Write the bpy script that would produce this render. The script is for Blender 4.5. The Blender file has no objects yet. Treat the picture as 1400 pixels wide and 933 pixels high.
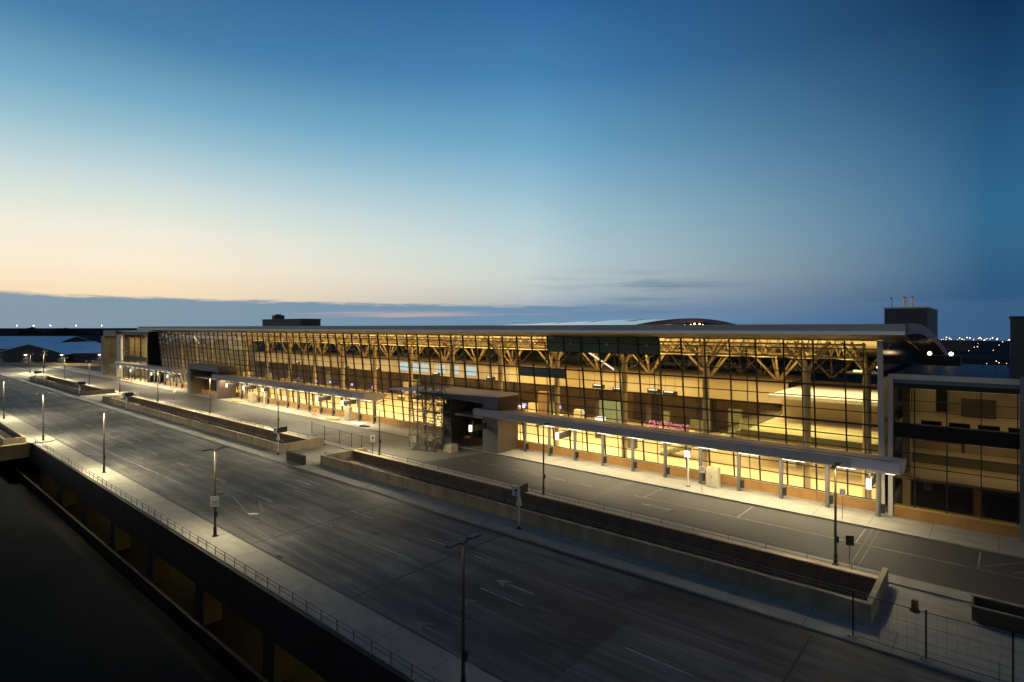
import bpy, bmesh, math, random
from mathutils import Vector, Matrix
random.seed(7)
R = math.radians
scene = bpy.context.scene
COL = scene.collection

# ------------------------------------------------------------------ materials
def srgb(r, g, b):
    f = lambda c: ((c/255.0)/12.92) if c/255.0 <= 0.04045 else (((c/255.0)+0.055)/1.055)**2.4
    return (f(r), f(g), f(b), 1)

def mat(name, col, rough=0.7, metal=0.0, var=0.0, scale=3.0, stretch=(1, 1, 1), bump=0.0, spec=0.5, rvar=0.0,
        col2=None, detail=6.0, coat=0.0):
    """Principled material with two layers of world-space noise (wear, stains)."""
    m = bpy.data.materials.new(name); m.use_nodes = True
    nt = m.node_tree; b = nt.nodes['Principled BSDF']
    b.inputs['Roughness'].default_value = rough; b.inputs['Metallic'].default_value = metal
    b.inputs['Specular IOR Level'].default_value = spec
    c = tuple(col[:3])
    if var > 0 or rvar > 0 or bump > 0 or col2:
        geo = nt.nodes.new('ShaderNodeNewGeometry')
        mp = nt.nodes.new('ShaderNodeMapping'); mp.inputs['Scale'].default_value = stretch
        nt.links.new(geo.outputs['Position'], mp.inputs['Vector'])
        n1 = nt.nodes.new('ShaderNodeTexNoise'); n1.inputs['Scale'].default_value = scale; n1.inputs['Detail'].default_value = detail
        n2 = nt.nodes.new('ShaderNodeTexNoise'); n2.inputs['Scale'].default_value = scale*0.13; n2.inputs['Detail'].default_value = 3
        nt.links.new(mp.outputs[0], n1.inputs['Vector']); nt.links.new(mp.outputs[0], n2.inputs['Vector'])
        ad = nt.nodes.new('ShaderNodeMath'); ad.operation = 'ADD'
        nt.links.new(n1.outputs['Fac'], ad.inputs[0]); nt.links.new(n2.outputs['Fac'], ad.inputs[1])
        cr = nt.nodes.new('ShaderNodeMapRange'); cr.inputs['From Min'].default_value = 0.7; cr.inputs['From Max'].default_value = 1.3
        nt.links.new(ad.outputs[0], cr.inputs['Value'])
        mix = nt.nodes.new('ShaderNodeMix'); mix.data_type = 'RGBA'
        lo = tuple(x*(1-var) for x in c)+(1,); hi = tuple(min(1, x*(1+var)) for x in c)+(1,)
        if col2: lo = tuple(col2[:3])+(1,)
        mix.inputs[6].default_value = lo; mix.inputs[7].default_value = hi
        nt.links.new(cr.outputs[0], mix.inputs[0]); nt.links.new(mix.outputs[2], b.inputs['Base Color'])
        if rvar > 0:
            rr = nt.nodes.new('ShaderNodeMapRange'); rr.inputs['From Min'].default_value = 0.7; rr.inputs['From Max'].default_value = 1.3
            rr.inputs['To Min'].default_value = max(0.05, rough-rvar); rr.inputs['To Max'].default_value = min(1, rough+rvar)
            nt.links.new(ad.outputs[0], rr.inputs['Value']); nt.links.new(rr.outputs[0], b.inputs['Roughness'])
        if bump > 0:
            bp = nt.nodes.new('ShaderNodeBump'); bp.inputs['Strength'].default_value = bump; bp.inputs['Distance'].default_value = 0.05
            nt.links.new(n1.outputs['Fac'], bp.inputs['Height']); nt.links.new(bp.outputs[0], b.inputs['Normal'])
    else:
        b.inputs['Base Color'].default_value = c+(1,)
    return m

def emit(name, col, s):
    m = bpy.data.materials.new(name); m.use_nodes = True; nt = m.node_tree
    b = nt.nodes['Principled BSDF']; b.inputs['Base Color'].default_value = (0.02, 0.02, 0.02, 1)
    b.inputs['Emission Color'].default_value = tuple(col[:3])+(1,); b.inputs['Emission Strength'].default_value = s
    return m

def glass(name, tint=(1, 1, 1), refl=1.0, rough=0.0, ior=1.5):
    """thin architectural glass: clear transmission plus Fresnel reflection"""
    m = bpy.data.materials.new(name); m.use_nodes = True; nt = m.node_tree; nt.nodes.clear()
    out = nt.nodes.new('ShaderNodeOutputMaterial'); mx = nt.nodes.new('ShaderNodeMixShader')
    tr = nt.nodes.new('ShaderNodeBsdfTransparent'); tr.inputs[0].default_value = tuple(tint)+(1,)
    gl = nt.nodes.new('ShaderNodeBsdfGlossy'); gl.inputs['Roughness'].default_value = rough
    gl.inputs[0].default_value = (refl, refl, refl, 1)
    lw = nt.nodes.new('ShaderNodeLayerWeight'); lw.inputs[0].default_value = 0.5      # facing term is the same from both sides
    pw = nt.nodes.new('ShaderNodeMath'); pw.operation = 'POWER'; pw.inputs[1].default_value = 4.0
    ma = nt.nodes.new('ShaderNodeMath'); ma.operation = 'MULTIPLY_ADD'; ma.inputs[1].default_value = 0.85; ma.inputs[2].default_value = 0.08
    nt.links.new(lw.outputs['Facing'], pw.inputs[0]); nt.links.new(pw.outputs[0], ma.inputs[0]); nt.links.new(ma.outputs[0], mx.inputs[0]); nt.links.new(tr.outputs[0], mx.inputs[1]); nt.links.new(gl.outputs[0], mx.inputs[2])
    nt.links.new(mx.outputs[0], out.inputs[0])
    return m

M = {}
def road_material():
    m = bpy.data.materials.new('worn_concrete_road'); m.use_nodes = True; nt = m.node_tree; b = nt.nodes['Principled BSDF']
    N = nt.nodes.new; L = nt.links.new
    geo = N('ShaderNodeNewGeometry')
    def noise(sc, stretch, det=6, rough=0.6):
        mp = N('ShaderNodeMapping'); mp.inputs['Scale'].default_value = stretch; L(geo.outputs['Position'], mp.inputs['Vector'])
        n = N('ShaderNodeTexNoise'); n.inputs['Scale'].default_value = sc; n.inputs['Detail'].default_value = det; n.inputs['Roughness'].default_value = rough
        L(mp.outputs[0], n.inputs['Vector']); return n.outputs['Fac']
    def mth(op, a, c=None, d=None):
        n = N('ShaderNodeMath'); n.operation = op
        for k, x in enumerate((a, c, d)):
            if x is None: continue
            if isinstance(x, (int, float)): n.inputs[k].default_value = x
            else: L(x, n.inputs[k])
        return n.outputs[0]
    def mr(x, a, c, lo=0.0, hi=1.0):
        n = N('ShaderNodeMapRange'); n.interpolation_type = 'SMOOTHSTEP'; L(x, n.inputs['Value'])
        for k, v in zip(('From Min','From Max','To Min','To Max'), (a, c, lo, hi)): n.inputs[k].default_value = v
        return n.outputs[0]
    sp = N('ShaderNodeSeparateXYZ'); L(geo.outputs['Position'], sp.inputs[0])
    wob = mth('MULTIPLY', mth('SUBTRACT', noise(0.05, (1,1,1), 3), 0.5), 1.6)
    lane = mth('PINGPONG', mth('ADD', mth('SUBTRACT', sp.outputs[1], 23.1), wob), 1.05)          # two wheel paths per 4.2 m lane
    tyre = mth('MULTIPLY', mr(lane, 0.55, 0.95), mr(noise(0.5, (0.04,1.2,1), 5), 0.38, 0.62))
    streak = noise(0.8, (0.06,1.4,1), 8, 0.7); blot = noise(0.16, (0.5,1,1), 6, 0.65); fine = noise(6.0, (1,1,1), 4, 0.7)
    stain = mr(noise(0.42, (0.35,1,1), 7, 0.7), 0.60, 0.70)
    patch = N('ShaderNodeTexVoronoi'); patch.feature = 'F1'; patch.distance = 'CHEBYCHEV'; patch.inputs['Scale'].default_value = 0.075
    L(geo.outputs['Position'], patch.inputs['Vector'])
    pv = N('ShaderNodeSeparateColor'); L(patch.outputs['Color'], pv.inputs[0])
    v = mth('MULTIPLY', mr(streak, 0.3, 0.7, 0.5, 1.55), mr(blot, 0.33, 0.67, 0.6, 1.45))
    v = mth('MULTIPLY', v, mr(fine, 0.2, 0.8, 0.86, 1.14))
    v = mth('MULTIPLY', v, mth('SUBTRACT', 1.0, mth('MULTIPLY', tyre, 0.38)))
    v = mth('MULTIPLY', v, mth('SUBTRACT', 1.0, mth('MULTIPLY', stain, 0.45)))
    v = mth('MULTIPLY', v, mr(pv.outputs[0], 0.0, 1.0, 0.78, 1.22))
    col = N('ShaderNodeMix'); col.data_type = 'RGBA'; col.blend_type = 'MULTIPLY'; col.inputs[0].default_value = 1.0
    cc = N('ShaderNodeCombineColor'); 
    for k in range(3): L(v, cc.inputs[k])
    col.inputs[6].default_value = (0.118, 0.116, 0.112, 1); L(cc.outputs[0], col.inputs[7]); L(col.outputs[2], b.inputs['Base Color'])
    r = mth('ADD', mr(streak, 0.3, 0.7, 0.58, 0.80), mth('MULTIPLY', tyre, -0.08)); b.inputs['Specular IOR Level'].default_value = 0.32; L(r, b.inputs['Roughness'])
    bp = N('ShaderNodeBump'); bp.inputs['Strength'].default_value = 0.12; bp.inputs['Distance'].default_value = 0.02; L(fine, bp.inputs['Height']); L(bp.outputs[0], b.inputs['Normal'])
    return m
M['road'] = road_material()
M['asphalt'] = mat('inner_road_asphalt', (0.066, 0.064, 0.062), 0.66, var=0.28, scale=0.9, stretch=(0.3, 1, 1), rvar=0.1, bump=0.1)
M['walk'] = mat('pale_concrete_walk', (0.30, 0.285, 0.25), 0.75, var=0.22, scale=1.1, stretch=(0.6, 1, 1), bump=0.08)
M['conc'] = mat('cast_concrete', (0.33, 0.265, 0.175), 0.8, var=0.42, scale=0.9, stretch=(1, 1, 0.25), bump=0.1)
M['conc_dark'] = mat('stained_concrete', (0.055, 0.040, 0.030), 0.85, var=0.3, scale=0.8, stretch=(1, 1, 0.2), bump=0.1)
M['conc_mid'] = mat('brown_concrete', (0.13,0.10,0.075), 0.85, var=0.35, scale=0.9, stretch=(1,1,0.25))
M['coping'] = mat('tan_coping', (0.62,0.47,0.30), 0.75, var=0.15, scale=1.5)
M['conc_pale'] = mat('pale_concrete', (0.42, 0.37, 0.27), 0.8, var=0.2, scale=2.0, bump=0.1)
M['ochre'] = mat('ochre_base_panel', (0.36, 0.19, 0.055), 0.6, var=0.22, scale=1.2, stretch=(1, 1, 0.4))
M['soil'] = mat('dark_soil', (0.03, 0.024, 0.02), 0.95, var=0.4, scale=4)
M['paint'] = mat('worn_white_paint', (0.33, 0.33, 0.315), 0.7, var=0.6, scale=3)
M['oldpaint'] = mat('faded_paint', (0.145, 0.145, 0.14), 0.6, var=0.4, scale=3)
M['joint'] = mat('sealed_joint', (0.03, 0.03, 0.03), 0.8)
M['black'] = mat('black_steel', (0.012, 0.012, 0.013), 0.45)
M['dark'] = mat('dark_frame', (0.016, 0.014, 0.012), 0.5)
M['grey'] = mat('grey_metal_panel', (0.52, 0.49, 0.46), 0.5, metal=0.0, var=0.08, scale=0.6)
M['lilac'] = mat('canopy_sheet', (0.84, 0.80, 0.84), 0.45, metal=0.0, var=0.1, scale=0.4)
M['col'] = mat('painted_post', (0.13, 0.125, 0.12), 0.5, var=0.08, scale=2)
M['roofsheet'] = mat('roof_sheet', (0.40, 0.38, 0.365), 0.55, metal=0.0, var=0.1, scale=0.4)
M['trim'] = mat('pale_eave_trim', (0.90, 0.91, 0.90), 0.35)
M['soffit'] = mat('soffit_board', (0.27, 0.22, 0.14), 0.6, var=0.1, scale=1)
M['brownpanel'] = mat('brown_cladding', (0.080, 0.056, 0.042), 0.55, var=0.2, scale=0.8, stretch=(1,1,0.3))
M['greypanel'] = mat('blue_grey_cladding', (0.15, 0.15, 0.165), 0.5, var=0.08, scale=0.8)
M['darkpanel'] = mat('black_spandrel', (0.012, 0.010, 0.009), 0.3)
M['teal'] = mat('dark_teal_spandrel', (0.16, 0.23, 0.21), 0.35, var=0.15, scale=1.5)
M['cream'] = mat('cream_wall', (0.62, 0.52, 0.36), 0.7, var=0.08, scale=0.5)
M['lilacwall'] = mat('pale_lilac_wall', (0.48, 0.43, 0.42), 0.7, var=0.08, scale=0.5)
M['tanfloor'] = mat('polished_tan_floor', (0.46, 0.36, 0.22), 0.3, var=0.12, scale=0.5)
M['steelcream'] = mat('cream_painted_steel', (0.66, 0.54, 0.33), 0.5)
M['olive'] = mat('olive_balustrade', (0.16, 0.17, 0.10), 0.35, var=0.1, scale=0.6)
M['olivewall'] = mat('olive_lower_wall', (0.16, 0.13, 0.06), 0.8, var=0.25, scale=0.6, stretch=(1, 1, 0.3))
M['wingwall'] = mat('tan_wing_wall', (0.34,0.28,0.19), 0.7, var=0.2, scale=0.5)
M['ceil'] = mat('hall_ceiling', (0.42, 0.33, 0.20), 0.7, var=0.1, scale=0.6)
M['wood'] = mat('wood_front', (0.22, 0.13, 0.07), 0.5, var=0.2, scale=2)
M['white'] = mat('white_board', (0.78, 0.78, 0.76), 0.5)
M['whitepost'] = mat('white_post', (0.60, 0.60, 0.58), 0.45)
M['cloth'] = mat('white_wrap', (0.70, 0.69, 0.66), 0.8, var=0.08, scale=4)
M['galv'] = mat('galvanised_tube', (0.20, 0.19, 0.18), 0.55)
M['scaff'] = mat('silhouette_scaffold_tube', (0.085, 0.085, 0.09), 0.6)  # tube colour darkened to give the backlit silhouette
M['pole'] = mat('bronze_grey_pole', (0.075, 0.062, 0.045), 0.55)
M['recess_dark'] = mat('dark_brown_screen', (0.075,0.055,0.04), 0.4, var=0.3, scale=0.6)
M['fascia'] = mat('eave_fascia', (0.36, 0.335, 0.305), 0.55, var=0.06, scale=0.5)
M['recess'] = mat('brown_recess_wall', (0.20, 0.14, 0.08), 0.6, var=0.25, scale=0.35)
M['steel'] = mat('bright_steel_flue', (0.50, 0.44, 0.41), 0.3, metal=1.0)
M['net'] = mat('debris_net', (0.05, 0.055, 0.055), 0.9, var=0.4, scale=3)
M['orange'] = mat('safety_orange', (0.26, 0.07, 0.02), 0.55)
M['red'] = mat('barrier_red', (0.5, 0.10, 0.06), 0.55)
M['yellow'] = mat('yellow_wood', (0.62, 0.48, 0.18), 0.7, var=0.1, scale=3)
M['blueroof'] = mat('blue_metal_roof', (0.36, 0.70, 0.98), 0.5, metal=0.4, var=0.1, scale=0.3)
M['shedwall'] = mat('shed_wall', (0.035, 0.036, 0.045), 0.7, var=0.15, scale=0.4)
M['penthouse'] = mat('penthouse_cladding', (0.035, 0.045, 0.05), 0.6, var=0.1, scale=0.4)
M['membrane'] = mat('roof_membrane', (0.008, 0.009, 0.011), 0.95, var=0.25, scale=0.6, spec=0.06)
M['bluemembrane'] = mat('blue_roof_membrane', (0.10, 0.16, 0.22), 0.55, var=0.2, scale=0.4)
M['terrain'] = mat('dry_airfield', (0.050, 0.056, 0.062), 0.95, var=0.5, scale=0.012, stretch=(1, 1, 1), spec=0.0)
M['tree'] = mat('dark_foliage', (0.02, 0.028, 0.018), 0.9, var=0.4, scale=0.3)
M['bark'] = mat('bark', (0.04, 0.03, 0.02), 0.9)
M['domeroof'] = mat('dome_roof_sheet', (0.90, 0.92, 0.95), 0.16, metal=1.0, var=0.06, scale=0.2)
M['arch'] = mat('bronze_arch', (0.24, 0.12, 0.085), 0.45)
M['skylight'] = mat('skylight_glass', (0.01, 0.02, 0.035), 0.15)
M['glass'] = glass('clear_facade_glass', (0.90, 0.88, 0.80), 1.0)
M['backglass'] = glass('rear_clerestory_glass', (0.55, 0.58, 0.62), 0.9)
M['bronzeglass'] = glass('bronze_glass', (0.60, 0.54, 0.38), 1.0)
M['oliveglass'] = glass('olive_balustrade_glass', (0.62, 0.66, 0.48), 0.9)
M['e_warm'] = emit('warm_lamp_lens', (1, 0.80, 0.48), 4)
M['e_white'] = emit('white_lamp_lens', (1, 0.90, 0.66), 5)
M['e_sign'] = emit('lit_sign_face', (1, 0.97, 0.88), 1.6)
M['e_purple'] = emit('violet_screen', (0.42, 0.30, 1.0), 2.2)
M['e_cyan'] = emit('lit_office_window', (0.62, 0.82, 0.85), 0.9)
M['e_far'] = emit('far_lamp', (1, 0.86, 0.62), 30)
M['e_city'] = emit('warm_city_lamp', (1, 0.62, 0.30), 8)
M['e_flood'] = emit('flood_lens', (1, 0.66, 0.36), 7)
M['e_orange'] = emit('sodium_lamp', (1, 0.50, 0.20), 14)
M['e_green'] = emit('green_exit_lamp', (0.75, 1.0, 0.25), 3.0)
M['e_tube'] = emit('brace_glow', (1, 0.90, 0.68), 1.3)  # glow put on the inclined braces, which are no lamps

# ------------------------------------------------------------------ mesh helpers
class MB:
    def __init__(self): self.v = []; self.f = []
    def add(self, vs, fs):
        self._add(vs, fs); return self
    def _add(self, vs, fs):
        o = len(self.v); self.v += [tuple(p) for p in vs]; self.f += [tuple(i+o for i in f) for f in fs]
    def box(self, x0, x1, y0, y1, z0, z1):
        self.add([(x0,y0,z0),(x1,y0,z0),(x1,y1,z0),(x0,y1,z0),(x0,y0,z1),(x1,y0,z1),(x1,y1,z1),(x0,y1,z1)],
                 [(0,3,2,1),(4,5,6,7),(0,1,5,4),(1,2,6,5),(2,3,7,6),(3,0,4,7)]); return self
    def quad(self, a, b, c, d): self.add([a,b,c,d], [(0,1,2,3)]); return self
    def prism(self, poly, z0, z1):                      # poly in XY, extruded in Z
        n = len(poly)
        self.add([(x,y,z0) for x,y in poly]+[(x,y,z1) for x,y in poly],
                 [tuple(range(n-1,-1,-1)), tuple(range(n,2*n))]+[(i,(i+1)%n,n+(i+1)%n,n+i) for i in range(n)]); return self
    def extx(self, prof, x0, x1):                       # profile (y,z) extruded along X
        n = len(prof)
        self.add([(x0,y,z) for y,z in prof]+[(x1,y,z) for y,z in prof],
                 [tuple(range(n)), tuple(range(2*n-1,n-1,-1))]+[(i,n+i,n+(i+1)%n,(i+1)%n) for i in range(n)]); return self
    def tube(self, a, b, r, r2=None, n=8):
        a = Vector(a); b = Vector(b); r2 = r if r2 is None else r2
        d = (b-a).normalized(); u = d.orthogonal().normalized(); w = d.cross(u)
        vs = [a+(u*math.cos(2*math.pi*i/n)+w*math.sin(2*math.pi*i/n))*r for i in range(n)]
        vs += [b+(u*math.cos(2*math.pi*i/n)+w*math.sin(2*math.pi*i/n))*r2 for i in range(n)]
        self.add(vs, [(i,(i+1)%n,n+(i+1)%n,n+i) for i in range(n)]+[tuple(range(n-1,-1,-1)), tuple(range(n,2*n))]); return self
    def bar(self, a, b, w, h):                          # rectangular bar between two points
        a = Vector(a); b = Vector(b); d = (b-a).normalized()
        up = Vector((0,0,1)) if abs(d.z) < 0.95 else Vector((1,0,0))
        s = d.cross(up).normalized(); t = s.cross(d).normalized(); s *= w/2; t *= h/2
        self.add([a-s-t,a+s-t,a+s+t,a-s+t,b-s-t,b+s-t,b+s+t,b-s+t],
                 [(0,1,2,3),(7,6,5,4),(0,4,5,1),(1,5,6,2),(2,6,7,3),(3,7,4,0)]); return self
    def sphere(self, c, r, n=8, sz=1.0):
        vs=[]; fs=[]; m=n//2
        for j in range(m+1):
            for i in range(n):
                th=math.pi*j/m; ph=2*math.pi*i/n
                vs.append((c[0]+r*math.sin(th)*math.cos(ph), c[1]+r*math.sin(th)*math.sin(ph), c[2]+r*sz*math.cos(th)))
        for j in range(m):
            for i in range(n): fs.append((j*n+i,(j+1)*n+i,(j+1)*n+(i+1)%n,j*n+(i+1)%n))
        self.add(vs, fs); return self
    def mesh(self, name, material):
        me = bpy.data.meshes.new(name); me.from_pydata(self.v, [], self.f); me.validate(); me.update()
        bm = bmesh.new(); bm.from_mesh(me); bmesh.ops.recalc_face_normals(bm, faces=bm.faces); bm.to_mesh(me); bm.free()
        if material: me.materials.append(material)
        return me
    def build(self, name, material, parent=None, bevel=0.0):
        o = bpy.data.objects.new(name, self.mesh(name, material)); COL.objects.link(o)
        if parent is not None: o.parent = parent
        if bevel > 0:
            md = o.modifiers.new('bevel', 'BEVEL'); md.width = bevel; md.segments = 2; md.limit_method = 'ANGLE'
        return o

def tag(o, label=None, cat=None, group=None, kind=None):
    if label: o['label'] = label
    if cat: o['category'] = cat
    if group: o['group'] = group
    if kind: o['kind'] = kind
    return o
def thing(name, label, cat, loc=(0,0,0), rz=0, group=None):
    o = bpy.data.objects.new(name, None); COL.objects.link(o); o.empty_display_size = 0.3
    o.location = loc; o.rotation_euler = (0,0,rz); return tag(o, label, cat, group)
def struct(name, mb, m, label=None):
    o = mb.build(name, m); tag(o, label or name.replace('_',' '), None, None, 'structure'); return o
def kids(o): return [c for c in bpy.data.objects if c.parent == o]
KID = {}
def copy_tree(o, loc=None, rz=None, label=None, cat=None, parent=None):
    c = o.copy(); COL.objects.link(c)
    if parent is not None: c.parent = parent
    if loc is not None: c.location = loc
    if rz is not None: c.rotation_euler = (0,0,rz)
    if label: c['label'] = label
    if cat: c['category'] = cat
    for ch in kids(o): copy_tree(ch, parent=c)
    return c
def share(name, me, parent, loc=(0,0,0), rz=0):
    o = bpy.data.objects.new(name, me); COL.objects.link(o); o.parent = parent; o.location = loc; o.rotation_euler = (0,0,rz); return o
def text(s, size, parent, loc, rot, m, name='lettering', ext=0.004):
    cu = bpy.data.curves.new(name, 'FONT'); cu.body = s; cu.size = size; cu.align_x = 'CENTER'; cu.align_y = 'CENTER'; cu.extrude = ext
    cu.materials.append(m); tmp = bpy.data.objects.new(name, cu); COL.objects.link(tmp)
    bpy.context.view_layer.update()
    me = bpy.data.meshes.new_from_object(tmp.evaluated_get(bpy.context.evaluated_depsgraph_get()))
    bpy.data.objects.remove(tmp); me.materials.clear(); me.materials.append(m)
    o = bpy.data.objects.new(name, me); COL.objects.link(o); o.parent = parent; o.location = loc; o.rotation_euler = rot; return o
def lamp(kind, name, loc, power, col, rot=(0,0,0), **kw):
    l = bpy.data.lights.new(name, kind); l.energy = power; l.color = col
    for k, v in kw.items(): setattr(l, k, v)
    o = bpy.data.objects.new(name, l); COL.objects.link(o); o.location = loc; o.rotation_euler = rot; return o

# ------------------------------------------------------------------ camera
cd = bpy.data.cameras.new('camera'); cam = bpy.data.objects.new('camera', cd); COL.objects.link(cam)
FX, FY = -0.651, 0.759
cam.location = (0,0,20); cam.rotation_euler = (R(90), 0, math.atan2(-FX, FY))
cd.sensor_width = 36; cd.lens = 36*776/1400; cd.shift_y = -18.5/1400; cd.clip_start = 0.1; cd.clip_end = 20000
scene.camera = cam

# ------------------------------------------------------------------ sky
def build_world():
    w = bpy.data.worlds.new('World'); scene.world = w; w.use_nodes = True; nt = w.node_tree; nt.nodes.clear()
    N = nt.nodes.new; L = nt.links.new
    def mth(op, a, b=None, c=None):
        n = N('ShaderNodeMath'); n.operation = op
        for i, x in enumerate((a, b, c)):
            if x is None: continue
            if isinstance(x, (int, float)): n.inputs[i].default_value = x
            else: L(x, n.inputs[i])
        return n.outputs[0]
    def mr(x, a, b, c=0.0, d=1.0, smooth=True):
        n = N('ShaderNodeMapRange'); n.interpolation_type = 'SMOOTHSTEP' if smooth else 'LINEAR'
        L(x, n.inputs['Value'])
        for k, v in zip(('From Min','From Max','To Min','To Max'), (a,b,c,d)): n.inputs[k].default_value = v
        return n.outputs[0]
    def mixc(f, a, b):
        n = N('ShaderNodeMix'); n.data_type = 'RGBA'
        if isinstance(f, float): n.inputs[0].default_value = f
        else: L(f, n.inputs[0])
        for i, x in ((6,a),(7,b)):
            if isinstance(x, tuple): n.inputs[i].default_value = x
            else: L(x, n.inputs[i])
        return n.outputs[2]
    def ramp(x, stops):
        n = N('ShaderNodeValToRGB'); cr = n.color_ramp; cr.interpolation = 'B_SPLINE' if False else 'EASE'
        cr.interpolation = 'LINEAR'
        while len(cr.elements) > 1: cr.elements.remove(cr.elements[-1])
        cr.elements[0].position = stops[0][0]/90; cr.elements[0].color = srgb(*stops[0][1])
        for e, c in stops[1:]:
            el = cr.elements.new(e/90); el.color = srgb(*c)
        L(x, n.inputs[0]); return n.outputs[0]
    tc = N('ShaderNodeTexCoord'); sp = N('ShaderNodeSeparateXYZ'); L(tc.outputs['Generated'], sp.inputs[0])
    x, y, z = sp.outputs
    el = mth('MULTIPLY', mth('ARCSINE', z), 180/math.pi)
    fw = mth('ADD', mth('MULTIPLY', x, FX), mth('MULTIPLY', y, FY))
    rt = mth('ADD', mth('MULTIPLY', x, FY), mth('MULTIPLY', y, -FX))
    az = mth('MULTIPLY', mth('ARCTAN2', rt, fw), 180/math.pi)         # 0 = straight ahead, west glow at negative
    en = mth('DIVIDE', mth('MAXIMUM', el, 0.0), 90)
    left = ramp(en, SKY_L); mid = ramp(en, SKY_M); right = ramp(en, SKY_R); back = ramp(en, SKY_B)
    c1 = mixc(mr(az, -32, 8, smooth=False), left, mid)
    c2 = mixc(mr(az, 2, 40, smooth=False), c1, right)
    c3 = mixc(mr(az, 45, 120), c2, back)
    sky = mixc(mr(az, -130, -60), back, c3)
    # cloud bank low in the west
    cv = N('ShaderNodeCombineXYZ'); L(mth('MULTIPLY', az, 0.055), cv.inputs[0]); L(mth('MULTIPLY', el, 0.55), cv.inputs[1])
    n1 = N('ShaderNodeTexNoise'); n1.inputs['Scale'].default_value = 5.0; n1.inputs['Detail'].default_value = 10; n1.inputs['Roughness'].default_value = 0.68
    L(cv.outputs[0], n1.inputs['Vector'])
    top = mth('ADD', mr(az, -45, 0, 2.7, 2.2, False), mth('MULTIPLY', mth('SUBTRACT', n1.outputs['Fac'], 0.5), 1.15))
    bank = mr(mth('SUBTRACT', top, el), -0.16, 0.26)
    bank = mth('MULTIPLY', bank, mr(az, 0, 32, 0.96, 0.12))
    ccol = mixc(mr(az, -40, 5, smooth=False), CLOUD_L, CLOUD_R)
    sky = mixc(bank, sky, ccol)
    # pink streaks inside the bank
    cv2 = N('ShaderNodeCombineXYZ'); L(mth('MULTIPLY', az, 0.03), cv2.inputs[0])
    L(mth('ADD', mth('MULTIPLY', el, 1.15), mth('MULTIPLY', az, -0.018)), cv2.inputs[1]); cv2.inputs[2].default_value = 3.7
    n2 = N('ShaderNodeTexNoise'); n2.inputs['Scale'].default_value = 1.6; n2.inputs['Detail'].default_value = 5
    L(cv2.outputs[0], n2.inputs['Vector'])
    slab = mth('MULTIPLY', mr(el, 0.55, 0.85), mr(el, 1.75, 1.25))
    pk = mth('MULTIPLY', mth('MULTIPLY', mr(n2.outputs['Fac'], 0.46, 0.60), slab), mth('MULTIPLY', mr(az, -24, -14), mr(az, 8, -4)))
    sky = mixc(mth('MULTIPLY', pk, 0.8), sky, srgb(196, 172, 176))
    # thin dull streaks higher up, centre to right
    cv3 = N('ShaderNodeCombineXYZ'); L(mth('MULTIPLY', az, 0.04), cv3.inputs[0]); L(mth('MULTIPLY', el, 0.62), cv3.inputs[1]); cv3.inputs[2].default_value = 8.1
    n3 = N('ShaderNodeTexNoise'); n3.inputs['Scale'].default_value = 1.7; n3.inputs['Detail'].default_value = 7; n3.inputs['Roughness'].default_value = 0.62
    L(cv3.outputs[0], n3.inputs['Vector'])
    st = mth('MULTIPLY', mr(n3.outputs['Fac'], 0.44, 0.66), mth('MULTIPLY', mth('MULTIPLY', mr(el, 0.6, 2.0), mr(el, 6.5, 3.8)), mth('MULTIPLY', mr(az, -2, 7), mr(az, 27, 13))))
    sky = mixc(mth('MULTIPLY', st, 0.55), sky, mixc(mr(az, 0, 36), srgb(98, 122, 152), srgb(38, 74, 118)))
    # a trace of the physical sky model around the sun that has just set
    nis = N('ShaderNodeTexSky'); nis.sky_type = 'NISHITA'; nis.sun_disc = False; nis.sun_elevation = R(0.5)
    nis.sun_rotation = math.atan2(SUNV.x, SUNV.y)
    ad = N('ShaderNodeMix'); ad.data_type = 'RGBA'; ad.blend_type = 'ADD'; ad.inputs[0].default_value = NIS
    L(sky, ad.inputs[6]); L(nis.outputs[0], ad.inputs[7])
    bg = N('ShaderNodeBackground'); L(ad.outputs[2], bg.inputs[0]); bg.inputs[1].default_value = 1.0
    out = N('ShaderNodeOutputWorld'); L(bg.outputs[0], out.inputs[0])

def viewdir(px):                       # horizontal direction seen at a column of the photo
    t = (px-700)/776; return Vector((FX+FY*t, FY-FX*t, 0)).normalized()
SUNV = viewdir(60)
NIS = 0.001
SKY_L = [(0,(246,216,172)),(2.9,(248,224,188)),(5.4,(250,236,210)),(8.1,(240,236,220)),(10.8,(216,226,220)),(13.5,(186,210,216)),(16,(152,192,208)),(18.6,(120,172,198)),(23.4,(74,128,170)),(32,(40,86,134)),(45,(26,58,96)),(90,(18,38,64))]
SKY_M = [(0,(112,142,174)),(0.8,(124,154,184)),(2,(148,168,186)),(3.5,(178,192,198)),(5,(190,206,206)),(7.2,(186,208,212)),(10.8,(166,200,212)),(14.3,(138,184,208)),(17.7,(110,166,200)),(24,(70,130,180)),(30,(48,104,158)),(45,(26,62,104)),(90,(18,38,64))]
SKY_R = [(0,(46,82,124)),(2.8,(46,88,127)),(5.7,(50,98,134)),(8.6,(50,104,142)),(14,(40,90,130)),(19.5,(26,68,108)),(24.5,(16,48,84)),(40,(12,34,60)),(90,(18,38,64))]
SKY_B = [(0,(186,182,178)),(11,(172,172,176)),(22,(78,90,108)),(45,(24,48,76)),(90,(18,38,64))]
CLOUD_L = srgb(120,150,168); CLOUD_R = srgb(108,142,172)
build_world()
sun = lamp('SUN', 'sun', (-300,100,60), 0.02, (1,0.72,0.5), angle=R(8))
sun.rotation_euler = (-(SUNV+Vector((0,0,0.03)))).to_track_quat('-Z','Y').to_euler()

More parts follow.
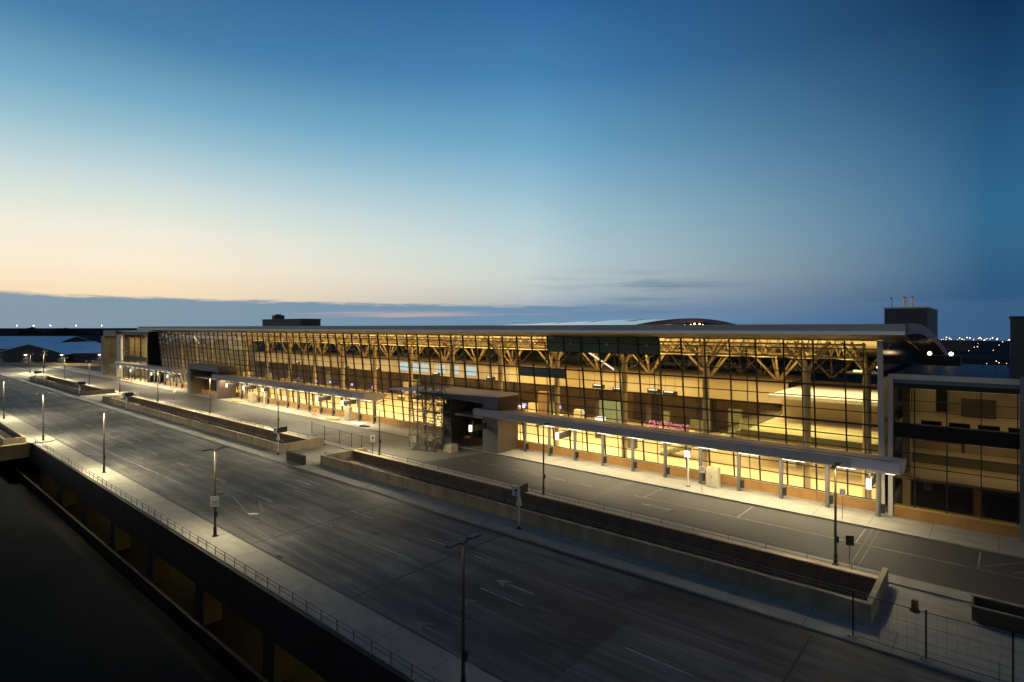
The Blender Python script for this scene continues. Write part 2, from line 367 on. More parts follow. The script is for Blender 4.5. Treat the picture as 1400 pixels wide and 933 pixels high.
# ------------------------------------------------------------------ ground, roads, decks
XL, XR = -430.0, 60.0
def terrain():
    mb = MB()
    xs = [-9000,-5000,-2500,-1500,-900,-650,XL,-300,-150,XR,200,500,1000,2000,4000,7000]
    ys = [-4000,-1500,-500,-150,-40,150,260,420,700,1200,2000,3500,6000,10000]
    fwd = Vector((FX,FY)); rgt = Vector((FY,-FX))
    def h(X,Y):
        d = fwd.x*X+fwd.y*Y; r = rgt.x*X+rgt.y*Y; rr = math.hypot(X,Y)
        t = r/max(d,1.0) if d > 0 else 0
        if rr < 500: return -0.12
        s = max(0, min(1, (t-0.0)/0.5)) if d > 0 else 0
        return -0.12 - 0.0165*s*max(0, rr-450) + (0.0015*max(0, rr-1500)*(1-s) if d > 0 else 0)
    idx = {}
    for j,Y in enumerate(ys):
        for i,X in enumerate(xs): idx[i,j] = len(mb.v); mb.v.append((X,Y,h(X,Y)))
    for j in range(len(ys)-1):
        for i in range(len(xs)-1):
            if xs[i] >= XL and xs[i+1] <= XR and ys[j] >= -40 and ys[j+1] <= 150: continue
            mb.f.append((idx[i,j],idx[i+1,j],idx[i+1,j+1],idx[i,j+1]))
    return mb
struct('ground', terrain(), M['terrain'], 'flat dark airfield land around the terminal')
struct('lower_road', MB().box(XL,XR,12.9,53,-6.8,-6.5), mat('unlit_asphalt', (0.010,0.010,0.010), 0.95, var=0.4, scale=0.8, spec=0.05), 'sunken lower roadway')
# road deck: a slab, with sheets laid on it
struct('road_deck', MB().box(XL,XR,20.62,44.6,-1.2,-0.02), M['conc_dark'], 'concrete deck of the upper road')
struct('bridge_deck', MB().box(XL,-127,12.9,20.58,-2.4,0.0), M['olivewall'], 'deck joining the parking structure')
struct('road', MB().quad((XL,23.8,0),(XR,23.8,0),(XR,41.3,0),(XL,41.3,0)), M['road'], 'wide upper roadway')
mb = MB()
for a,b in ((XL,-281),(-204,-185),(-87,-75),(-6.5,XR)): mb.box(a,b,44.6,52.8,-1.0,0.0)
struct('median_deck', mb, M['walk'], 'paved median between the light wells')
struct('ground_slab', MB().box(XL,XR,53.0,150,-1.0,-0.03), M['conc_dark'], 'base slab')
struct('inner_road', MB().quad((XL,54.6,0),(XR,54.6,0),(XR,66.1,0),(XL,66.1,0)), M['asphalt'], 'inner drop off road')
# kerbed pavements
nose = [(-128+2.2*math.sin(t), 21.9+1.9*math.cos(t)) for t in [math.pi*i/10 for i in range(11)]]
mb = MB().prism([(XL,20.0),(XL,23.8)]+nose[::1]+[(-130,20.0)], -0.02, 0.15)
mb.prism([(-107,20.64),(-105.4,23.8),(XR,23.8),(XR,20.64)], -0.02, 0.15)
struct('pavement', mb, M['walk'], 'pavement along the deck edge')
struct('median_pavement', MB().box(XL,XR,41.3,44.58,-0.02,0.14), M['walk'], 'kerbed median pavement')
struct('median_strip', MB().box(XL,XR,52.8,54.6,-0.02,0.13), M['walk'], 'kerb strip with the inner lamp posts')
struct('terminal_pavement', MB().box(XL,XR,66.1,72.6,-0.02,0.15), M['walk'], 'pavement in front of the terminal')
# driveway tongue and darker gutter
mb = MB()
for y0,y1 in ((23.82,24.2),(40.75,41.28)): mb.quad((XL,y0,0.004),(XR,y0,0.004),(XR,y1,0.004),(XL,y1,0.004))
mb.quad((XL,65.75,0.004),(XR,65.75,0.004),(XR,66.08,0.004),(XL,66.08,0.004))
struct('gutter', mb, mat('damp_gutter', (0.035,0.034,0.032), 0.6, var=0.35, scale=1.2, stretch=(0.2,1,1)), 'dark damp gutters')
# expansion joints
mb = MB()
for x in range(-420, 55, 5):
    for y0,y1,z in ((20.7,23.75,0.154),(41.35,44.5,0.144),(66.15,72.0,0.154)):
        mb.quad((x,y0,z),(x+0.035,y0,z),(x+0.035,y1,z),(x,y1,z))
for x in (-9.3,-36.4,-52.5,-88,-120,-160,-200):
    mb.quad((x,24.2,0.005),(x+0.16,24.2,0.005),(x+0.16,40.7,0.005),(x,40.7,0.005))
mb.quad((XL,42.9,0.144),(XR,42.9,0.144),(XR,42.95,0.144),(XL,42.95,0.144))
for y in (27.3,31.45,35.6):
    mb.quad((XL,y+0.28,0.004),(XR,y+0.28,0.004),(XR,y+0.33,0.004),(XL,y+0.33,0.004))
struct('pavement_joints', mb, M['joint'], 'expansion joints')
# paint
mk = MB(); old = MB()
def line(b,x0,y0,x1,y1,w=0.13,z=0.008):
    d = Vector((x1-x0,y1-y0)).normalized(); s = Vector((-d.y,d.x))*w/2
    b.quad((x0-s.x,y0-s.y,z),(x1-s.x,y1-s.y,z),(x1+s.x,y1+s.y,z),(x0+s.x,y0+s.y,z))
for k in range(-20,5):
    x = -55.2+12.5*k
    line(mk,x,31.5,x+4.3,31.5,0.14); line(old,x+0.4,31.85,x+4.0,31.85,0.16)
    line(mk if k in (-1,0,1) else old,x+1.5,35.6,x+5.6,35.6,0.13)
    line(old,x-1.5,27.2,x+2.8,27.2,0.13)
line(old,-300,26.7,-111,26.7,0.16); line(mk,-127,26.7,-79,27.6,0.12); line(old,-68,26.9,-41.7,25.4,0.13); line(old,-41.7,25.3,-23,23.98,0.13)
line(old,-90,40.2,-40,40.2,0.12)
line(mk,-70,38.2,-66.5,38.0,0.2); line(old,-72.4,30.2,-60,27.6,0.25); line(old,-64.5,30.6,-60.2,29.0,0.2)
line(mk,-34.9,35.65,-32.9,35.5,0.16)
def arrow(b,x,y,L=3.9,z=0.008):
    b.quad((x+1.3,y-0.12,z),(x+L,y-0.12,z),(x+L,y+0.12,z),(x+1.3,y+0.12,z))
    b.add([(x,y,z),(x+1.5,y-0.62,z),(x+1.05,y,z),(x+1.5,y+0.62,z)],[(0,1,2),(0,2,3)])
for y in (25.0,29.3,33.35): arrow(mk if y > 33 else old,-30.4,y)
for y in (29.3,33.35,37.6): arrow(old,-118,y)
arrow(mk,-30.9,58.5,3.6)
for x in (-118,-170): arrow(old,x,58.5,3.6)
for k in range(0,75):
    x = -40.9-3.9*k
    if not (-97 < x < -62): line(mk if k < 6 else old,x,60.8,x+2.0,60.8,0.12)
line(mk,-33,60.8,1.5,60.8,0.11); line(old,1.5,60.8,50,60.8,0.11)
for x in (-31.7,-20.9,-10.1,-1.3,9.5): line(mk,x,60.8,x+0.05,65.6,0.11)
for i in range(5): line(old,-1.2+2*i,61.5,1.6+2*i,65.0,0.2)
for x in (-36.55,-36.0,-9.5,-8.95): line(old,x,55.0,x,66,0.1)
struct('road_markings', mk, M['paint'], 'white lane markings'); struct('faded_markings', old, M['oldpaint'], 'faded ghost lane markings')
# apron patch of paler concrete on the crossing by the scaffold
struct('crossing', MB().quad((-96,54.7,0.004),(-65,54.7,0.004),(-62,65.7,0.004),(-90,65.7,0.004)), mat('pale_crossing', (0.17,0.16,0.14), 0.7, var=0.2, scale=1.2), 'paler concrete crossing')
struct('crossing_entry', MB().quad((-127,20.64,0.004),(-107,20.64,0.004),(-105.4,23.8,0.004),(-127,23.8,0.004)), M['walk'], 'flush driveway')

mb = MB()
for x,y in ((-48,24.35),(-78,24.35),(-108,24.35),(-30,40.9),(-60,40.9),(-100,40.9),(-140,40.9)): mb.quad((x,y-0.15,0.010),(x+0.9,y-0.15,0.010),(x+0.9,y+0.2,0.010),(x,y+0.2,0.010))
for x,y in ((-46,33.2),(-71,29.0),(-99,36.8),(-135,30.5),(-27,58.2),(-49,57.4)):
    mb.add([(x+0.36*math.cos(a*math.pi/8),y+0.36*math.sin(a*math.pi/8),0.010) for a in range(16)],[tuple(range(16))])
struct('road_drains', mb, M['joint'], 'drain grates and cover plates in the roadway')
# ---- parking structure behind and under the viewpoint
pk = thing('parking_structure', 'dark parking structure with a flat low roof in the near left corner', 'building')
MB().box(-300,58,-4,12.9,-0.5,0.0).build('low_roof', M['membrane'], pk)
MB().box(-300,58,12.9,13.15,-1.2,-0.03).build('roof_edge', M['membrane'], pk)
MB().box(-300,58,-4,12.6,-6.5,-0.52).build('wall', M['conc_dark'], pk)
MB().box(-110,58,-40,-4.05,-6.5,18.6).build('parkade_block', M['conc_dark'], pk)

# ---- deck edge wall with piers, lower wall
ew = thing('deck_edge_wall', 'dark brown concrete edge of the upper road on square piers over lit openings', 'retaining wall')
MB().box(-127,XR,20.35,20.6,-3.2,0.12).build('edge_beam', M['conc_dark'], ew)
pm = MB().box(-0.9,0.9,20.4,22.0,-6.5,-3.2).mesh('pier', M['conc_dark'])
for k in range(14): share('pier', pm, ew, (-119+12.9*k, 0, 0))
lw = MB().box(XL,XR,32.8,33.2,-6.5,-1.22).build('lower_wall', M['olivewall'])
tag(lw, 'olive lit wall seen through the openings under the upper road', 'wall')
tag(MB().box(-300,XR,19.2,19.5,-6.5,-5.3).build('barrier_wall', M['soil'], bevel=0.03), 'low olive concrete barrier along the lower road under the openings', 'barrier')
lr = thing('lower_railing', 'thin dark railing standing in front of the olive lower wall', 'railing')
MB().box(-300,XR,26.0,26.06,-4.9,-4.84).build('rail', M['dark'], lr)
p = MB().box(-0.03,0.03,26.0,26.06,-6.5,-4.9).mesh('post', M['dark'])
for k in range(60): share('post', p, lr, (-140+2.4*k,0,0))
for k in range(6): lamp('AREA','lower_level_lamp',(-120+26*k,27.5,-1.4),620,(1,0.76,0.22),shape='RECTANGLE',size=14,size_y=1.5)

def railing(name,label,x0,x1,y,z0,h,step,rails,m,r=0.025,group=None):
    t = thing(name,label,'railing',(0,0,0),0,group)
    b = MB()
    for q in rails: b.tube((x0,y,z0+q),(x1,y,z0+q),r,n=6)
    b.build('rail', m, t)
    n = int(abs(x1-x0)/step); pm = MB().box(-r,r,-r,r,0,h).mesh('post', m)
    if n > 98: step = abs(x1-x0)/98; n = 98
    for i in range(n+1): share('post', pm, t, (x0+i*step,y,z0))
    return t
railing('guard_railing','thin steel railing along the deck edge above the dark openings',-126,10,20.75,0.15,0.75,1.9,(0.72,0.4),M['galv'],0.03)

# ---- left upstand box by the road nose
ub = thing('light_well','low brown concrete upstand on the deck at the left edge of the picture','light well')
MB().box(-330,-128.5,19.5,19.9,0.002,1.0).build('far_wall', M['conc'], ub)
MB().box(-330,-128.5,16.9,17.2,0.002,1.0).build('near_wall', M['conc'], ub)
MB().box(-128.9,-128.5,17.2,19.5,0.002,1.0).build('end_wall', M['conc'], ub)
MB().box(-330,-128.9,17.2,19.5,0.004,0.05).build('bed', M['soil'], ub)

# ---- the three sunken light wells of the median
def well(x0,x1,label,rail=True):
    t = thing('light_well',label,'light well',(0,0,0),0,'sunken light wells in the median')
    def segs(y0,y1,z0,z1,name,m):
        n = max(1,round((x1-x0)/8.6)); w = (x1-x0)/n
        for i in range(n): pass
        b = MB()
        for i in range(n): b.box(x0+i*w+0.012,x0+(i+1)*w-0.012,y0,y1,z0,z1)
        b.build(name,m,t)
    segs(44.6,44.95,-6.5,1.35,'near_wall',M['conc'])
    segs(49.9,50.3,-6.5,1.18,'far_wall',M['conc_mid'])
    MB().box(x0,x1,49.84,50.40,1.182,1.27).build('coping',M['coping'],t)
    MB().box(x0,x1,44.54,45.0,1.352,1.40).build('near_coping',M['conc'],t)
    MB().box(x1-0.36,x1,44.97,52.4,-1.5,1.33).build('end_wall',M['conc'],t)
    MB().box(x0,x0+0.36,44.97,52.4,-1.5,1.33).build('end_wall',M['conc'],t)
    MB().box(x0+0.4,x1-0.4,50.32,52.3,-0.4,-0.1).build('planting_bed',M['conc_mid'],t)
    MB().box(x0+0.4,x1-0.4,52.4,52.8,-1.0,0.25).build('kerb_wall',M['conc_dark'],t)
    MB().box(x0,x0+14,44.97,49.88,-1.4,-0.2).build('landing',M['conc'],t)
    b = MB()
    for q in (1.62,1.85): b.tube((x0+0.3,45.15,q),(x1-0.3,45.15,q),0.026,n=6)
    b.build('hand_rail',M['galv'],t)
    pm = MB().box(-0.025,0.025,45.12,45.18,1.3,1.85).mesh('rail_post',M['galv'])
    n = int((x1-x0)/2.9)
    for i in range(n+1): share('rail_post',pm,t,(x0+0.3+i*(x1-x0-0.6)/n,0,0))
    return t
well(-75,-6.5,'longest concrete light well, running from the scaffold crossing to the dark right corner')
well(-185,-87,'middle concrete light well ending beside the short barrier wall')
well(-281,-204,'farthest concrete light well near the blue roofed sheds')
for a,b,l in ((-75,-6.5,'low steel railing on the road side of the longest light well'),(-185,-87,'low steel railing on the road side of the middle light well'),(-281,-204,'low steel railing on the road side of the farthest light well')):
    railing('guard_railing',l,a,b,52.6,0.2,0.85,3.3,(0.82,0.42),M['galv'],0.026,'railings beside the light wells')
bw = MB().box(-81,-76.2,42.5,43.0,0.14,1.45).build('barrier_wall',M['conc_dark'],bevel=0.03)
tag(bw,'short free standing concrete barrier on the median between two light wells','barrier')

# ------------------------------------------------------------------ terminal
BAY = 3.1; XE = -9.6; NB = 69
term = thing('airport_terminal','long glass fronted airport terminal with a lit golden hall and flat eave','building',(-100,72,0))
def P(mb,name,m,par=term,bevel=0):                 # part built in world coordinates under the terminal
    mb.v = [(x+100,y-72,z) for x,y,z in mb.v]
    return mb.build(name,m,par,bevel)
def fy(z): return 72.0-0.11*(z-1.38)              # canted glass: leans out with height
ZR = [1.38+1.36*i for i in range(13)]+[18.62]      # transoms 1.38 ... 17.7, 18.62
XW = XE-NB*BAY                                     # west end of the glass
# frame of one bay (mullion on its west edge) and its panes
def bay_frame():
    b = MB(); z0,z1 = ZR[0],ZR[-1]
    b.add([(-0.06,fy(z0)-0.12,z0),(0.06,fy(z0)-0.12,z0),(0.06,fy(z0)+0.16,z0),(-0.06,fy(z0)+0.16,z0),
           (-0.06,fy(z1)-0.12,z1),(0.06,fy(z1)-0.12,z1),(0.06,fy(z1)+0.16,z1),(-0.06,fy(z1)+0.16,z1)],
          [(0,3,2,1),(4,5,6,7),(0,1,5,4),(1,2,6,5),(2,3,7,6),(3,0,4,7)])
    for i,z in enumerate(ZR):
        h = 0.10 if i in (6,9) else 0.05
        y = fy(z); b.box(0.062,BAY-0.062,y-0.07,y+0.09,z-h,z+h)
    b.v = [(x,y-72,z) for x,y,z in b.v]; return b.mesh('window_bay',M['dark'])
def bay_pane(skip=()):
    b = MB()
    for i in range(13):
        if i in skip: continue
        j = [random.uniform(-0.022,0.022) for _ in range(4)]
        z0,z1 = ZR[i]+0.04,ZR[i+1]-0.04
        b.quad((0.05,fy(z0)-72+j[0],z0),(BAY-0.05,fy(z0)-72+j[1],z0),(BAY-0.05,fy(z1)-72+j[2],z1),(0.05,fy(z1)-72+j[3],z1))
    return b.mesh('pane',M['glass'])
fm = bay_frame(); panes = [bay_pane() for _ in range(5)]
def spandrel(i):
    b = MB(); z0,z1 = ZR[i]+0.05,ZR[i+1]-0.05
    b.quad((0.06,fy(z0)-72+0.05,z0),(BAY-0.06,fy(z0)-72+0.05,z0),(BAY-0.06,fy(z1)-72+0.05,z1),(0.06,fy(z1)-72+0.05,z1)); return b.mesh('spandrel_panel',M['teal'])
spm = {i: spandrel(i) for i in (8,11,12)}
for k in range(NB):
    x = XE-(k+1)*BAY
    fr = share('window_bay',fm,term,(x+100,0,0))
    if -76 < x < -61.5: pass
    share('pane',panes[k%5],fr)
    xc = x+BAY/2
    if -51.5 < xc < -33: share('spandrel_panel',spm[12],fr); share('spandrel_panel',spm[11],fr)
    if -58 < xc < -48.8: share('spandrel_panel',spm[8],fr)
P(MB().bar((XE+0.15,72.0,0),(XE+0.15,70.1,18.6),0.26,0.5),'end_post',M['grey'])
# base wall, sill
b = MB()
for k in range(NB//2+1): 
    x1 = XE-k*2*BAY; b.box(max(XW,x1-2*BAY+0.015),x1-0.015,72.0,72.4,0.1,1.30)
P(b,'base_wall',M['ochre'])
P(MB().box(XW,XE,71.9,72.42,1.301,1.325),'sill',M['trim'])
# roof: barrel profile
prof = [(66,20.30),(70,20.36),(76,20.33),(83,20.0),(92,19.3),(103,18.1),(114,16.6),(124,15.4),(132,14.4),(140,13.4)]
RX0,RX1 = -229,-6.8
top = prof; bot = [(y,z-0.95) for y,z in reversed(prof)]
P(MB().extx(top+bot,RX0,RX1),'roof',M['roofsheet'])
P(MB().box(RX0,RX1+0.02,65.70,65.98,19.66,20.28),'upper_fascia',M['fascia'])
P(MB().extx([(65.30,19.28),(65.30,19.60),(65.40,19.65),(65.98,19.65),(65.98,19.28)],RX0,RX1),'eave_trim',M['trim'])
b = MB().add([(RX0,65.6,19.28),(RX1,65.6,19.28),(RX1,67.66,18.66),(RX0,67.66,18.66)],[(0,1,2,3)])
sf = MB(); n = 36; w = (RX1-RX0)/n
for i in range(n):
    x0,x1 = RX0+i*w+0.02,RX0+(i+1)*w-0.02
    sf.add([(x0,65.6,19.29),(x1,65.6,19.29),(x1,70.3,18.66),(x0,70.3,18.66),(x0,65.6,19.35),(x1,65.6,19.35),(x1,70.3,18.72),(x0,70.3,18.72)],
           [(0,3,2,1),(4,5,6,7),(0,1,5,4),(1,2,6,5),(2,3,7,6),(3,0,4,7)])
P(sf,'soffit',M['soffit'])
# gable ends
gp = [(70.4,18.3)]+[(y,z-0.97) for y,z in prof if y > 71]+[(138,0.2),(72.6,0.2)]
P(MB().add([(XE+0.2,y,z) for y,z in gp],[tuple(range(len(gp)))]),'gable_glazing',M['skylight'])
gpw = [(70.4,18.3)]+[(y,z-0.97) for y,z in prof if y > 71 and y < 113]+[(112,0.2),(72.6,0.2)]
P(MB().add([(XW-0.2,y,z) for y,z in gpw],[tuple(range(len(gpw)))]),'gable_wall',M['greypanel'])
b = MB()
for i in range(len(prof)-1):
    (y0,z0),(y1,z1) = prof[i],prof[i+1]
    b.add([(RX1+0.003,y0,z0-1.0),(RX1+0.003,y1,z1-1.0),(RX1+0.003,y1,z1+0.06),(RX1+0.003,y0,z0+0.06),(RX1+0.25,y0,z0-1.0),(RX1+0.25,y1,z1-1.0),(RX1+0.25,y1,z1+0.06),(RX1+0.25,y0,z0+0.06)],
          [(0,3,2,1),(4,5,6,7),(0,1,5,4),(2,3,7,6)]+([(3,0,4,7)] if i == 0 else [])+([(1,2,6,5)] if i == len(prof)-2 else []))
P(b,'verge_trim',M['arch'])
# interior
P(MB().box(XW,XE,72.45,111,-0.02,0.12),'hall_floor',M['tanfloor'])
cprof = [(70.4,18.75)]+[(y,z-1.0) for y,z in prof if y > 71 and y < 123]
b = MB()
for i in range(len(cprof)-1):
    (y0,z0),(y1,z1) = cprof[i],cprof[i+1]
    b.quad((XW,y0,z0),(XE,y0,z0),(XE,y1,z1),(XW,y1,z1))
P(b,'hall_ceiling',M['ceil'])
P(MB().box(XW,XE+0.1,110.4,110.8,0.12,10.6),'back_wall',M['recess'])
P(MB().box(-90,-27.3,104,104.4,6.9,10.55),'upper_storey',M['cream'])
P(MB().box(XW,-90.02,104,104.4,6.9,10.55),'upper_storey',M['lilacwall'])
P(MB().box(XW,-27.3,104.42,110.38,6.9,7.2),'upper_floor',M['recess'])
P(MB().box(XW,-27.3,103.6,122.0,10.56,10.62),'upper_roof',M['lilacwall'])
rp = random.Random(21)
x = -34.0
while x > -218:
    w_ = rp.uniform(1.5,6.5); y_ = rp.uniform(90,106); h_ = rp.choice((1.3,2.4,2.8,3.4,4.2,5.6))
    P(MB().box(x-w_,x,y_,y_+rp.uniform(0.2,1.6),0.13,h_),'partition',M[rp.choice(('recess','wood','cream','olive','brownpanel','cream','teal','lilacwall'))])
    x -= w_+rp.uniform(0.4,5.0)
for k in range(35):
    xx = XE-1.55-6.2*k
    P(MB().tube((xx,73.2,0.12),(xx,71.6,17.6),0.075,n=6),'wind_post',M['col'])
cg = P(MB().quad((XW,122.1,10.65),(XE,122.1,10.65),(XE,122.1,14.6),(XW,122.1,14.6)),'clerestory',M['backglass'])
b = MB()
for i in range(0,70): b.box(XE-3.1*i-0.05,XE-3.1*i+0.05,122.0,122.2,10.62,14.6)
for z in (11.9,13.2): b.box(XW,XE,122.02,122.18,z-0.04,z+0.04)
b.v = [(x+100,y-72,z) for x,y,z in b.v]; b.build('clerestory_frame',M['dark'],cg)
# columns, struts, trusses
vcol = MB().box(-0.55,0.55,34.4,35.5,0.12,10.7).mesh('square_column',M['brownpanel'])
vs = MB()
for tx,ty in ((-4.4,-1.2),(-2.0,2.4),(0.2,-2.6),(4.4,-1.2),(2.2,2.4)): vs.tube((tx*0.05,35,10.6),(tx,35+ty,15.5),0.24,0.16,n=8)
vsm = vs.mesh('branch_strut',M['steelcream'])
rc = MB().tube((0,3.2,0.12),(0,3.2,15.2),0.46,0.42,n=14).mesh('round_column',M['steelcream'])
rb = MB()
for tx,ty in ((-2.4,-1.2),(0,-2.2),(2.4,-1.2),(-2.0,2.6),(2.0,2.6)): rb.tube((tx*0.1,3.2,15.0),(tx,3.2+ty,18.2),0.22,0.15,n=7)
rbm = rb.mesh('branch_strut',M['steelcream'])
tr = MB()
for z in (15.4,17.0): tr.tube((-6.2,35,z),(6.2,35,z),0.13,n=6)
for i in range(8):
    x0 = -6.2+1.55*i; tr.tube((x0,35,15.4 if i%2 else 17.0),(x0+1.55,35,17.0 if i%2 else 15.4),0.075,n=5)
trm = tr.mesh('long_truss',M['steelcream'])
t2 = MB()
def zc(y): 
    for (a,za),(c,zd) in zip(prof[:-1],prof[1:]):
        if a <= y <= c: return za+(zd-za)*(y-a)/(c-a)-1.3
ys = [70+2.3*i for i in range(17)]
for i in range(16):
    a,c = ys[i],ys[i+1]
    lo = lambda y: zc(y)-1.5-0.9*math.sin(math.pi*(y-70)/37)
    t2.tube((0,a-72,zc(a)),(0,c-72,zc(c)),0.13,n=6); t2.tube((0,a-72,lo(a)),(0,c-72,lo(c)),0.15,n=6)
    if i%2: t2.tube((0,a-72,zc(a)),(0,c-72,lo(c)),0.08,n=5)
    else: t2.tube((0,a-72,lo(a)),(0,c-72,zc(c)),0.08,n=5)
t2m = t2.mesh('cross_truss',M['steelcream'])
tf = MB()
for z in (16.5,18.0): tf.tube((-6.2,2.6,z),(6.2,2.6,z),0.13,n=6)
for i in range(8):
    x0 = -6.2+1.55*i; tf.tube((x0,2.6,16.5 if i%2 else 18.0),(x0+1.55,2.6,18.0 if i%2 else 16.5),0.08,n=5)
tfm = tf.mesh('front_truss',M['steelcream'])
vb = MB()
for tx,ty in ((-3.6,0.8),(0.2,-1.6),(3.6,0.8)): vb.tube((tx*0.05,46,10.7),(tx,46+ty,14.3),0.17,0.11,n=7)
vbm = vb.mesh('rear_strut',M['steelcream'])
for k in range(17):
    x = -17.6-12.4*k
    share('rear_strut',vbm,term,(x-5.8+100,0,0)); share('rear_strut',vbm,term,(x-10.4+100,1.5,0))
    c = share('square_column',vcol,term,(x-12.0+100,0,0)); share('branch_strut',vsm,c)
    c = share('round_column',rc,term,(x+100,0,0)); share('branch_strut',rbm,c)
    share('long_truss',trm,term,(x-12.0+100,0,0)); share('front_truss',tfm,term,(x+100,0,0))
    share('cross_truss',t2m,term,(x+100,0,0))
    if k: share('cross_truss',t2m,term,(x+6.2+100,0,0))
c = share('round_column',rc,term,(-11.6+100,1.5,0)); share('branch_strut',rbm,c)
# mezzanine at the right end
P(MB().box(-27,XE-0.3,80,108,4.9,5.7),'mezzanine_slab',M['cream'])
P(MB().box(-27,XE-0.3,79.8,80.0,4.9,6.0),'mezzanine_edge',M['olive'])
P(MB().quad((-27,79.9,6.0),(XE-0.3,79.9,6.0),(XE-0.3,79.9,7.3),(-27,79.9,7.3)),'balustrade',M['oliveglass'])
P(MB().quad((-27.1,79.9,4.9),(-27.1,106,4.9),(-27.1,106,7.3),(-27.1,79.9,7.3)),'balustrade',M['oliveglass'])
P(MB().box(-26,XE-0.3,96,96.3,5.7,9.4),'mezzanine_wall',M['cream'])
P(MB().box(-26.4,XE-0.3,90,108,9.4,9.9),'upper_slab',M['lilacwall'])
P(MB().box(-24,-22,88,88.3,0.12,4.8).box(-20,-11,88,88.3,0.12,4.8),'lower_partition',M['cream'])
# stair flight up to the mezzanine
b = MB()
for i in range(18): b.box(-40+0.72*i,-40+0.72*(i+1),82,84.4,0.12+0.3*i,0.30+0.3*(i+1))
P(b,'stair',M['olive'])
b = MB()
for y in (81.95,84.45): b.add([(-40,y,1.2),(-27,y,6.6),(-27,y,7.0),(-40,y,1.6)],[(0,1,2,3)])
P(b,'stair_balustrade',M['oliveglass'])
# partitions and openings in the back wall, lit office windows
for x0,x1,z0,z1,m,nm in ((-60,-54,0.13,6.2,'brownpanel','wall_recess'),(-84,-77,0.13,5.0,'wood','wall_recess'),(-46,-42,0.13,7.5,'brownpanel','wall_recess'),(-150,-141,0.13,5.5,'wood','wall_recess'),(-112,-105,0.13,5.0,'brownpanel','wall_recess'),(-190,-176,0.13,6.0,'wood','wall_recess')):
    P(MB().box(x0,x1,110.2,110.38,z0,min(z1,6.8)),nm,M[m])
for x0 in (-132,-127,-122.5,-116,-111,-105):
    P(MB().box(x0,x0+random.uniform(2.2,4.2),103.9,103.985,7.6,9.9),'office_window',M['e_cyan'])
# added inclined braces; their glow stands in for diagonal reflections in the glass
P(MB().tube((-48.2,71.6,17.3),(-42.4,72.4,13.8),0.13,n=8),'glow_brace',M['e_tube'])
P(MB().tube((-40,72.4,14.2),(-34.5,71.5,16.9),0.07,n=8),'brace_rod',M['steelcream'])
P(MB().tube((-196,71.6,17.3),(-193,72.2,14.9),0.16,n=8),'glow_brace',M['e_tube'])
P(MB().box(-12.2,-11.4,72.2,72.3,15.1,15.3),'exit_lamp',M['e_green'])

# hall lighting: down lights under the roof, up lights on the wall heads
WARM = (1.0,0.80,0.345)
for k in range(7):
    x = -24-31*k
    lamp('AREA','hall_down_light',(x,92,15.2),11500*(0.66,0.84,0.84,0.80,0.72,0.62,0.50)[k],(1,0.835,0.385),shape='RECTANGLE',size=26,size_y=22,spread=R(105))
    lamp('AREA','hall_up_light',(x,98,10.9),4600*(0.42,0.78,0.8,0.78,0.7,0.62,0.5)[k],WARM,rot=(R(180),0,0),shape='RECTANGLE',size=27,size_y=6,spread=R(150))
    lamp('AREA','concourse_light',(x,79,5.2 if k > 1 else 4.7),5600*(0.8,0.85,1.1,1.0,0.85,0.65,0.5)[k],(1,0.845,0.40),shape='RECTANGLE',size=27,size_y=7,spread=R(150))

# ------------------------------------------------------------------ things inside the hall
cn = thing('check_in_counter','check-in counter with a small violet screen standing inside the glass hall','counter',(0,0,0.12),0,'check-in counters in the hall')
MB().box(-1.2,1.2,-0.4,0.4,0,1.1).build('desk',M['wood'],cn,0.02)
MB().box(-1.25,1.25,-0.5,0.45,1.1,1.16).build('worktop',M['white'],cn)
MB().box(-0.9,-0.82,0.5,0.58,0,3.1).box(0.82,0.9,0.5,0.58,0,3.1).build('screen_post',M['galv'],cn)
s = MB().box(-0.95,0.95,0.46,0.6,2.3,3.1).build('screen_housing',M['dark'],cn)
MB().box(-0.55,0.55,0.44,0.455,2.38,3.02).build('screen',M['e_purple'],s)
spots = [(-56,98),(-64,96),(-72,99),(-80,97),(-92,98),(-97,98),(-108,97),(-119,98),(-124,98),(-136,97),(-148,98),(-160,98),(-166,97),(-180,98)]
for i,(x,y) in enumerate(spots):
    if i == 0: cn.location = (x,y,0.12)
    else: copy_tree(cn,(x,y,0.12))
hs = thing('hanging_sign','dark information board hung under the hall roof','sign',(0,0,0),0,'dark boards hanging in the hall')
MB().box(-1.3,1.3,-0.12,0.12,0,0.75).build('board',M['dark'],hs)
MB().tube((-0.9,0,0.75),(-0.9,0,7.9),0.03,n=5).tube((0.9,0,0.75),(0.9,0,7.9),0.03,n=5).build('hanger',M['dark'],hs)
MB().box(-1.0,0.6,-0.16,-0.125,0.5,0.7).build('lit_strip',M['e_sign'],hs)
for i,(x,y,z) in enumerate([(-43,92,8.3),(-47,94,8.2),(-53,92,8.2),(-58,93,8.4),(-86,93,8.3),(-103,92,8.4),(-128,93,8.3),(-141,92,8.3),(-170,93,8.4)]):
    if i == 0: hs.location = (x,y,z)
    else: copy_tree(hs,(x,y,z))
ki = thing('display_kiosk','tall kiosk with a white lit head on the hall floor','kiosk',(-46,84,0.12),0,'white headed kiosks in the hall')
MB().box(-0.8,0.8,-0.5,0.5,0,3.2).build('body',M['brownpanel'],ki,0.03)
MB().box(-0.85,0.85,-0.55,0.55,3.2,3.75).build('head',M['e_sign'],ki,0.03)
for x,y in ((-54.5,88),(-75,90)): copy_tree(ki,(x,y,0.12))
pd = thing('flower_display','display of violet and pink blossom on a plinth inside the glass hall','display',(-44.5,95,1.4))
MB().box(-4.2,4.2,-1.0,1.0,-1.28,0.6).build('trough',M['cream'],pd,0.03)
fl = MB()
